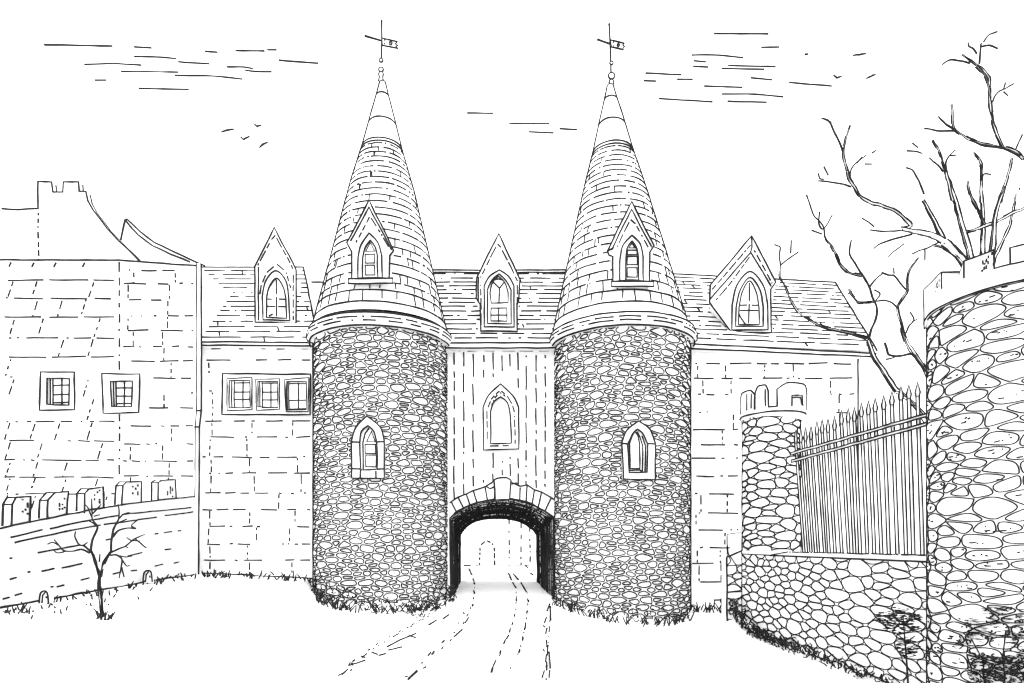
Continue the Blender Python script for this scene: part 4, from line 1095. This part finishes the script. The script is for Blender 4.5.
def great_tree():
    Y = 13.6; g = P(985, 0, Y); gz = ground(g.x, g.y)
    t = thing('bare_tree', 'big bare tree with many spreading limbs rising behind the stone bastion', 'tree', (g.x, g.y, gz))
    tb = MB(Y); base = (985, HY + (EZ - gz) / Y * F)
    limb(tb, [base, (984, 520), (983, 400), (982, 320), (981, 272)], 30, 24, Y, 0, True)
    limb(tb, [(981, 300), (972, 275), (963.3, 261), (952, 249), (944.5, 242)], 6, 6, Y, -.3, True)
    tb.build('trunk', t)
    cb = MB(Y)
    H = [([(968, 266), (952, 248), (940, 239), (930.5, 234.5), (915, 231.5), (902, 229)], 7, 2.5, -.8),
         ([(974, 275), (970.3, 255), (963, 228), (956.3, 203.4), (951, 188), (948, 179), (944, 165)], 5.5, 1.6, .4),
         ([(982, 275), (982.5, 252.7), (983.2, 224.5), (982, 200)], 4.5, 2.2, .5),
         ([(988, 275), (992.6, 250.3), (994, 228), (996.5, 210), (1002, 195)], 5, 2.4, -.3),
         ([(945, 243), (937, 227), (929, 211), (923.4, 200)], 4, 1.8, .3)]
    for l, a, b, dy in H: limb(cb, l, a, b, Y, dy, True)
    N = [([(902, 229), (911, 226), (905, 219), (894.4, 210.6), (882, 206), (870.2, 201.9), (862, 197.5), (855.3, 188.6), (850, 180), (847, 172)], 3.0, 2.2, -.6),
         ([(848.7, 175.5), (845, 163), (843.5, 151.8), (845.5, 140), (850, 125.4)], 1.9, 1.2, -.2), ([(843.5, 151.8), (840, 143), (838, 138.6), (833, 129), (829, 121.4), (825, 119), (821.6, 118.3)], 1.7, 1.2, .3), ([(831.5, 127), (830.5, 121.5)], 1.2, 1, 0),
         ([(849.5, 178), (851, 170), (854, 165), (860, 160), (865.9, 155.7)], 1.5, 1.1, 0), ([(857, 163), (862, 157)], 1.5, 1.2, 0), ([(872, 153), (876.4, 150)], 1.3, 1.1, 0), ([(865, 164), (872, 164)], 1.3, 1.1, 0),
         ([(851.4, 186.5), (840, 183.5), (828, 181.5), (818, 180.7)], 1.4, 1.1, .2), ([(818.5, 173), (820, 178), (824, 179)], 1.2, 1.1, 0), ([(824, 166.5), (828.5, 175.5)], 1.3, 1.1, 0),
         ([(902, 230), (886, 231.5), (870, 230)], 1.4, 1.1, 0), ([(912, 234), (895, 239), (882, 243), (873.5, 249)], 1.7, 1.1, .2), ([(938, 243), (925, 249), (918, 251), (911.5, 254)], 1.4, 1.1, 0), ([(904, 244), (893, 252), (888, 257)], 1.2, 1, 0),
         ([(930, 236), (915, 232), (901, 227)], 2.2, 1.6, -.4), ([(960, 258), (944, 248), (932, 245)], 2.2, 1.6, -.3),
         ([(952.8, 200), (949, 185), (946.2, 172.8), (943, 163), (941, 154.4), (937, 147), (933, 140)], 2.6, 1.2, .4), ([(946.5, 172), (946, 162), (950, 155), (955.5, 150.4)], 1.5, 1.1, .1), ([(950, 155), (956, 156)], 1.2, 1, 0), ([(943.5, 172), (938, 165), (929, 157.5)], 1.5, 1.1, 0),
         ([(923.8, 194), (920, 184), (916, 175.5), (912, 170), (906, 167.5)], 1.4, 1.1, .2), ([(907, 150.8), (915, 151.5), (922, 153.4)], 1.3, 1.1, 0), ([(912, 143), (918, 148)], 1.2, 1, 0),
         ([(982, 202), (981.8, 185), (981.8, 167.6), (978, 158), (973.9, 151.8)], 3.2, 1.3, .3), ([(982, 180), (984, 174), (991, 175)], 1.3, 1.1, 0), ([(981, 176), (982, 164)], 1.8, 1.2, 0),
         ([(985, 224), (979, 212), (972.6, 200), (969, 190), (967.3, 180.7)], 2.4, 1.8, 0),
         ([(1000, 203), (1003, 192), (1007, 179), (1010, 168), (1012, 158)], 3.2, 1.4, 0), ([(996, 215), (999, 200), (1004, 186)], 2, 1.5, 0),
         ([(990, 272), (996, 255), (1003, 240), (1010, 224.5), (1013, 210), (1014.9, 198.8), (1017, 193)], 3, 1.2, .3), ([(1019.6, 189.5), (1020, 188)], 1.2, 1.2, 0),
         ([(966.8, 231.6), (980, 228), (997.3, 221), (1010, 214), (1024, 208), (1040, 200), (1048, 186), (1040, 170), (1024, 158.3)], 3, 3, -.3),
         ([(1024, 158.3), (1015, 151), (1005.5, 147.8), (990, 145), (974, 141), (963, 135), (954, 128.5), (952.8, 118), (951.5, 104.3)], 2.6, 1.2, 0), ([(1020, 156), (1004, 148.5), (985, 146), (970, 140)], 1.8, 1.4, 0),
         ([(956, 131), (944, 131), (932, 129.5), (924, 128.6)], 1.6, 1.2, 0), ([(954, 130), (946, 124), (941, 120), (938, 116.5)], 1.6, 1.1, 0),
         ([(1003, 146.5), (997, 134), (993.7, 122.8), (991, 110), (989.7, 99), (989.5, 86), (988.4, 76.7), (983, 69), (975, 63), (968, 58), (962, 54)], 2.8, 1.5, .4), ([(976, 66), (984, 73), (988, 83), (990, 95)], 2, 1.6, 0),
         ([(979, 64), (980.3, 52), (981.5, 43.5)], 1.5, 1.2, 0), ([(984, 41.5), (989, 35), (997, 31.9)], 1.4, 1.2, 0), ([(982.5, 46.5), (990, 45.4), (998, 48.5)], 1.4, 1.2, 0),
         ([(970, 63.3), (960, 61), (950, 60), (942.3, 64.3)], 1.4, 1.2, 0), ([(976.5, 54), (973, 48.5), (969, 46), (968, 42.4)], 1.3, 1.1, 0), ([(992.5, 102), (995, 96), (999, 91.5), (1005, 89), (1014, 83.2)], 1.4, 1.1, 0), ([(1003, 90), (1005.5, 83)], 1.2, 1.1, 0), ([(1003, 92), (1008, 95.5)], 1.2, 1, 0),
         ([(1016, 149), (1019, 141), (1022.6, 134.6)], 1.3, 1.1, 0)]
    for l, a, b, dy in N: limb(cb, l, a, b, Y, dy)
    cb.build('crown', t)
great_tree()

# =================================================================== low plants
def stroke(mb, p, d, l, w=1.3, curl=.3, rnd=R, m=K):
    """one blade or leaf: a short tapering curved stroke in direction d"""
    S = mb.S; d = d.normalized(); sd = Vector((rnd.uniform(-1, 1), rnd.uniform(-1, 1), rnd.uniform(-.4, .4)))
    pts = [p + d * l * S * t + sd * (curl * l * S * t * t) for t in (0, .33, .66, 1)]
    mb.tube(pts, [S * w * .6, S * w * .62, S * w * .55, S * w * .38], m, 4)

def grass():
    rnd = random.Random(101); mb = MB(22)
    def along(pts, n, h, spread=3.0, w=1.25, down=.0):
        for _ in range(n):
            t = rnd.random() * (len(pts) - 1); i = int(t); f = t - i
            x = pts[i][0] + (pts[i + 1][0] - pts[i][0]) * f; y = pts[i][1] + (pts[i + 1][1] - pts[i][1]) * f + rnd.uniform(-.3, 1) * spread
            g = ghit(x, y); mb.S = g.y / F
            stroke(mb, g, Vector((rnd.uniform(-.8, .8), rnd.uniform(-.3, .3), 1)), rnd.uniform(*h), w, .35, rnd)
    along([(5, 612), (30, 609), (60, 601), (100, 592), (130, 587), (165, 580), (195, 575)], 85, (2, 7), 4)
    along([(5, 612), (60, 603), (120, 592), (195, 577)], 22, (2, 6), 12)
    along([(196, 575), (230, 576), (270, 577), (313, 581)], 60, (3, 8), 3)
    along([(316, 600), (330, 606), (350, 610), (380, 612), (410, 611), (440, 606)], 95, (5, 13), 3)
    along([(553, 603), (580, 613), (610, 620), (640, 624), (670, 624), (692, 618)], 85, (5, 12), 3)
    along([(690, 612), (712, 609), (727, 612)], 28, (4, 11), 4)
    along([(96, 617), (112, 618)], 16, (4, 10), 3)
    for xs in ((200, 313, 575.5, 580.5),):
        pts = []
        for i in range(30):
            f = i / 29; g = P(xs[0] + (xs[1] - xs[0]) * f, 0, 23.97); pts.append(Vector((g.x, g.y, ground(g.x, g.y) + .02)))
        mb.S = 24 / F; mb.ink(pts, 1.3, wob=1.2)
    tag(mb.build('grass'), 'sparse short grass growing along the foot of the walls', None, None, 'stuff')
grass()

def undergrowth():
    """curly leafy edging at the foot of the walls"""
    rnd = random.Random(111); mb = MB(21)
    def band(cs, n, up):
        for _ in range(n):
            t = rnd.random() * (len(cs) - 1); i = int(t); f = t - i
            x, y, u = [a + (b - a) * f for a, b in zip(cs[i], cs[i + 1])]
            g = ghit(x, y + rnd.uniform(-1, 1)); mb.S = g.y / F
            p = g + Vector((0, rnd.uniform(-.15, .15), mb.S * u * rnd.random()))
            a0 = rnd.uniform(0, 6.28); rr = mb.S * rnd.uniform(1.3, 3.0); k = rnd.uniform(1.4, 3.4)
            pts = [p + Vector((math.cos(a0 + k * j / 5) * rr, rnd.uniform(-.1, .1) * rr, math.sin(a0 + k * j / 5) * rr)) for j in range(6)]
            mb.tube(pts, mb.S * .62, K, 4)
    band([(312, 592, 12), (322, 602, 26), (345, 609, 20), (375, 612, 14), (410, 612, 10), (440, 609, 8)], 170, 1)
    band([(403, 618, 14), (425, 616, 22), (446, 606, 22), (454, 600, 14)], 120, 1)
    band([(555, 605, 7), (600, 617, 8), (650, 624, 12), (690, 618, 14)], 60, 1)
    band([(722, 610, 12), (736, 620, 20), (750, 635, 12), (780, 648, 8)], 170, 1)
    tag(mb.build('undergrowth'), 'curly leafy undergrowth hugging the tower feet and road edge', None, None, 'stuff')
    mb = MB(14)
    for j in range(210):
        y = 19.0 - 8.4 * rnd.random() ** .8; x = WX - rnd.uniform(.02, .35); g = Vector((x, y, ground(x, y))); mb.S = y / F
        if rnd.random() < .55:
            stroke(mb, g + Vector((0, 0, mb.S * rnd.uniform(0, 5))), Vector((rnd.uniform(-1, .3), rnd.uniform(-.6, .6), 1)), rnd.uniform(4, 9), 1.3, .5, rnd)
        else:
            p = g + Vector((0, 0, mb.S * rnd.uniform(1, 10))); a0 = rnd.uniform(0, 6.28); rr = mb.S * rnd.uniform(2, 4); k = rnd.uniform(1.4, 3.2)
            mb.tube([p + Vector((math.cos(a0 + k * q / 5) * rr, math.sin(a0 + k * q / 5) * rr * -.4, math.sin(a0 + k * q / 5) * rr)) for q in range(6)], mb.S * .6, K, 4)
    tag(mb.build('ground_cover'), 'tufted ground cover along the foot of the boundary wall', None, None, 'stuff')
undergrowth()

def leaf(mb, p, d, l, w, rnd, m=LF):
    up = Vector((rnd.uniform(-.3, .3), rnd.uniform(-1, 1), 1)).normalized(); s = d.cross(up).normalized() * w
    t = s.cross(d).normalized() * w * .35
    a, b = p - d * l * .5, p + d * l * .5
    for q in (t, -t):
        mb.face([a, p + s, p + q], m); mb.face([p + s, b, p + q], m); mb.face([b, p - s, p + q], m); mb.face([p - s, a, p + q], m)

def shrub():
    rnd = random.Random(121); Y = 10.4; foot = P(909, 700, Y); gz = ground(foot.x, foot.y)
    t = thing('small_shrub', 'small dark-leaved shrub on a thin stem in front of the boundary wall', 'shrub', (foot.x, foot.y, gz))
    sb = MB(Y); b = Vector((foot.x, foot.y, gz)); sb.tube([b, P(908, 683, Y), P(906.5, 660, Y), P(904.5, 635, Y), P(903, 615, Y)], [sb.S * 1.1, sb.S, sb.S * .9, sb.S * .7, sb.S * .5], DB, 6)
    for a, c in (((905, 645), (915, 636)), ((904, 640), (893, 632)), ((904, 630), (884, 620)), ((903, 625), (917, 618))):
        sb.tube([P(*a, Y), P((a[0] + c[0]) / 2, (a[1] + c[1]) / 2 - 1, Y), P(*c, Y)], sb.S * .6, DB, 5)
    sb.build('stem', t)
    fb = MB(Y)
    for cx, cy_, rx, ry, n in ((897, 618, 24, 8, 190), (907, 647, 11, 11, 100), (901, 628, 18, 5, 70), (899, 610, 10, 3, 14)):
        for _ in range(n):
            a = rnd.uniform(0, 6.28); q = math.sqrt(rnd.random()); dz = rnd.uniform(-.28, .28)
            p = P(cx + math.cos(a) * q * rx, cy_ + math.sin(a) * q * ry, Y + dz)
            leaf(fb, p, Vector((1, rnd.uniform(-.6, .6), rnd.uniform(-.25, .25))).normalized(), fb.S * rnd.uniform(4, 10), fb.S * rnd.uniform(.8, 1.6), rnd)
    fb.build('foliage', t)
shrub()

def ivy():
    rnd = random.Random(131); cy = BAST
    t = thing('ivy_patch', 'dark ivy creeping over the lower bastion stones at the bottom right corner', 'ivy', tuple(cy.pt(0, -.6)))
    fb = MB(8.8); N = 0
    def chit(px, py):
        d = ray(px, py); ox, oy = -cy.c.x, -cy.c.y; a = d.x ** 2 + d.y ** 2; b = 2 * (ox * d.x + oy * d.y); c = ox * ox + oy * oy - cy.r ** 2
        D = b * b - 4 * a * c
        return None if D < 0 else EYE + d * ((-b - math.sqrt(D)) / (2 * a))
    regs = [(962, 618, 1024, 640, 100, 8), (985, 607, 1024, 622, 45, 8), (970, 655, 1030, 690, 380, 5), (955, 640, 985, 655, 22, 6), (1010, 630, 1034, 660, 40, 5)]
    for x0, y0, x1, y1, n, l in regs:
        for _ in range(n):
            x = rnd.uniform(x0, x1); y = rnd.uniform(y0, y1)
            p = chit(x, y)
            if p is None: continue
            nr = Vector((p.x - cy.c.x, p.y - cy.c.y, 0)).normalized(); tg = Vector((-nr.y, nr.x, 0)); p = p + nr * rnd.uniform(.01, .06)
            if rnd.random() < .6:
                d = (tg + Vector((0, 0, rnd.uniform(-.25, .25)))).normalized(); leaf(fb, p, d, fb.S * rnd.uniform(.8, 1.6) * l, fb.S * rnd.uniform(.7, 1.2), rnd)
            else:
                a0 = rnd.uniform(0, 6.28); rr = fb.S * rnd.uniform(1.5, 3.2); k = rnd.uniform(1.6, 3.4)
                fb.tube([p + (tg * math.cos(a0 + k * q / 5) + Vector((0, 0, math.sin(a0 + k * q / 5) * .6))) * rr for q in range(6)], fb.S * .75, LF, 4)
    fb.build('foliage', t)
    sb = MB(8.8)
    for pts in ([(1005, 683), (1003, 655), (1006, 630)], [(985, 690), (983, 660), (972, 640)]):
        q = [chit(*p) for p in pts]; sb.tube([p for p in q if p], sb.S * .7, DB, 5)
    sb.build('stem', t)
ivy()

# =================================================================== sky: cloud streaks and birds
def cloud(segs, ox, oy, sc, label):
    Y = 320.0; mx = sum(p[0] for l in segs for p in l) / sum(len(l) for l in segs)
    t = thing('cloud', label, 'cloud', P(ox + mx / sc, oy + 100 / sc, Y), 'thin streaky clouds')
    for i, l in enumerate(segs):
        dy = ((i * 53) % 9 - 4) * 5.0; mb = MB(Y)
        pts = [P(ox + x / sc, oy + y / sc, Y + dy) for x, y in l]
        if len(pts) > 2: pts = [Vector(p) for p in spline([tuple(p) for p in pts], 5)]
        mb.ink(pts, 1.25, wob=.3); mb.build('streak', t)
cloud(parse('''133,75 230,76 338,79
404,81 456,84
404,110 470,111 530,116
254,134 340,131 424,136
537,126 630,132
617,94 655,97
709,92 797,93
805,90 833,90
840,121 958,130
684,141 730,141 762,146
739,151 770,155 818,156
365,155 536,157
526,167 640,169 730,178
285,181 320,181
418,206 568,209'''), 0, 20, 3.0118, 'wide streaky cloud left of the left spire')
cloud(parse('''610,30 731,31
715,61 755,60
560,78 620,78 675,84
565,91 592,93
563,103 597,105
641,101 747,104
627,108 722,110
457,118 537,122
453,135 481,136
528,132 563,132
692,129 739,133
777,139 872,147
588,147 673,150
627,165 700,165 764,171
487,175 607,182
640,181 727,183
812,76 819,76'''), 440, 20, 2.226, 'wide streaky cloud right of the right spire')
cloud(parse('''60,207 119,208
154,230 243,231
197,249 253,251
266,242 305,244'''), 440, 20, 2.226, 'small thin cloud of four streaks between the two spires')

def bird(a, b, c, label, group):
    Y = 90.0; mb = MB(Y); S = mb.S
    pa, pb, pc = P(*a, Y), P(*b, Y), P(*c, Y)
    def wing(p, q):
        m = p.lerp(q, .5) + Vector((0, .12, S * .5)); return [p, p.lerp(m, .5), m, m.lerp(q, .5), q]
    l = [pa + Vector((0, .4, 0)), pa.lerp(pb, .5) + Vector((0, .2, S * .2)), pb, pc.lerp(pb, .5) + Vector((0, .2, S * .2)), pc + Vector((0, .4, 0))]
    mb.tube(l, [S * .65, S * .9, S * .95, S * .9, S * .65], K, 6)                       # spread wings
    mb.tube([pb + Vector((0, -.45, S * .1)), pb + Vector((0, -.25, S * .2)), pb, pb + Vector((0, .35, 0)), pb + Vector((0, .6, 0))], [S * .1, S * .3, S * .45, S * .25, S * .15], K, 6)  # body from beak to tail
    tag(mb.build('bird'), label, 'bird', group)
G1, G2 = 'four small birds left of the left spire', 'three small birds at upper right'
z1 = lambda x, y: (x / 3.0118, 20 + y / 3.0118)
z2 = lambda x, y: (440 + x / 2.226, 20 + y / 2.226)
bird(z1(663, 332), z1(684, 332), z1(701, 323), 'tiny gliding bird with wings nearly flat, leftmost of its four', G1)
bird(z1(721, 347), z1(733, 360), z1(748, 345), 'tiny bird with wings in a wide V, centre of its four', G1)
bird(z1(763, 309), z1(773, 320), z1(783, 312), 'tiny bird with raised wings, topmost of the four near the left spire', G1)
bird(z1(778, 379), z1(791, 375), z1(803, 363), 'tiny tilted bird, lowest and nearest the left spire', G1)
bird(z2(922, 74), z2(935, 77), z2(952, 70), 'tiny gliding bird with flat wings, topmost of the three above the trees', G2)
bird(z2(879, 118), z2(884, 129), z2(897, 121), 'tiny bird with sharply raised wings, left of the three above the trees', G2)
bird(z2(952, 126), z2(960, 125), z2(973, 117), 'tiny tilted bird, lower right of the three above the trees', G2)

# =================================================================== camera, light, render settings
sc = bpy.context.scene
cam = bpy.data.cameras.new('camera'); co = bpy.data.objects.new('camera', cam); C.objects.link(co)
co.location = EYE; co.rotation_euler = (math.radians(90), 0, 0)
cam.sensor_width = 36; cam.lens = F / 1024 * 36; cam.shift_y = (HY - 341.5) / 1024; cam.clip_end = 4000; cam.clip_start = .1
sc.camera = co
w = bpy.data.worlds.new('World'); sc.world = w; w.use_nodes = True; nt = w.node_tree
bg = nt.nodes['Background']; sky = nt.nodes.new('ShaderNodeTexSky'); sky.sky_type = 'NISHITA'; sky.sun_disc = False
sky.sun_elevation = math.radians(50); sky.sun_rotation = math.radians(180); sky.dust_density = 4; sky.air_density = 1
hs = nt.nodes.new('ShaderNodeHueSaturation'); hs.inputs['Saturation'].default_value = 0
mx = nt.nodes.new('ShaderNodeMixRGB'); mx.inputs['Fac'].default_value = .8; mx.inputs['Color2'].default_value = (6, 6, 6, 1)   # even overcast
nt.links.new(sky.outputs['Color'], hs.inputs['Color']); nt.links.new(hs.outputs['Color'], mx.inputs['Color1']); nt.links.new(mx.outputs['Color'], bg.inputs['Color']); bg.inputs['Strength'].default_value = .15
sun = bpy.data.lights.new('sun', 'SUN'); sun.energy = .6; sun.angle = math.radians(60); sun.color = (1, 1, 1)
so = bpy.data.objects.new('sun', sun); C.objects.link(so); so.rotation_euler = (math.radians(40), 0, 0)
sc.view_settings.view_transform = 'Standard'; sc.view_settings.look = 'None'; sc.view_settings.gamma = 1; sc.view_settings.use_curve_mapping = False
sc.view_settings.exposure = 1.4
sc.cycles.pixel_filter_type = 'BLACKMAN_HARRIS'; sc.cycles.filter_width = 1.3
sc.cycles.max_bounces = 8; sc.cycles.diffuse_bounces = 6
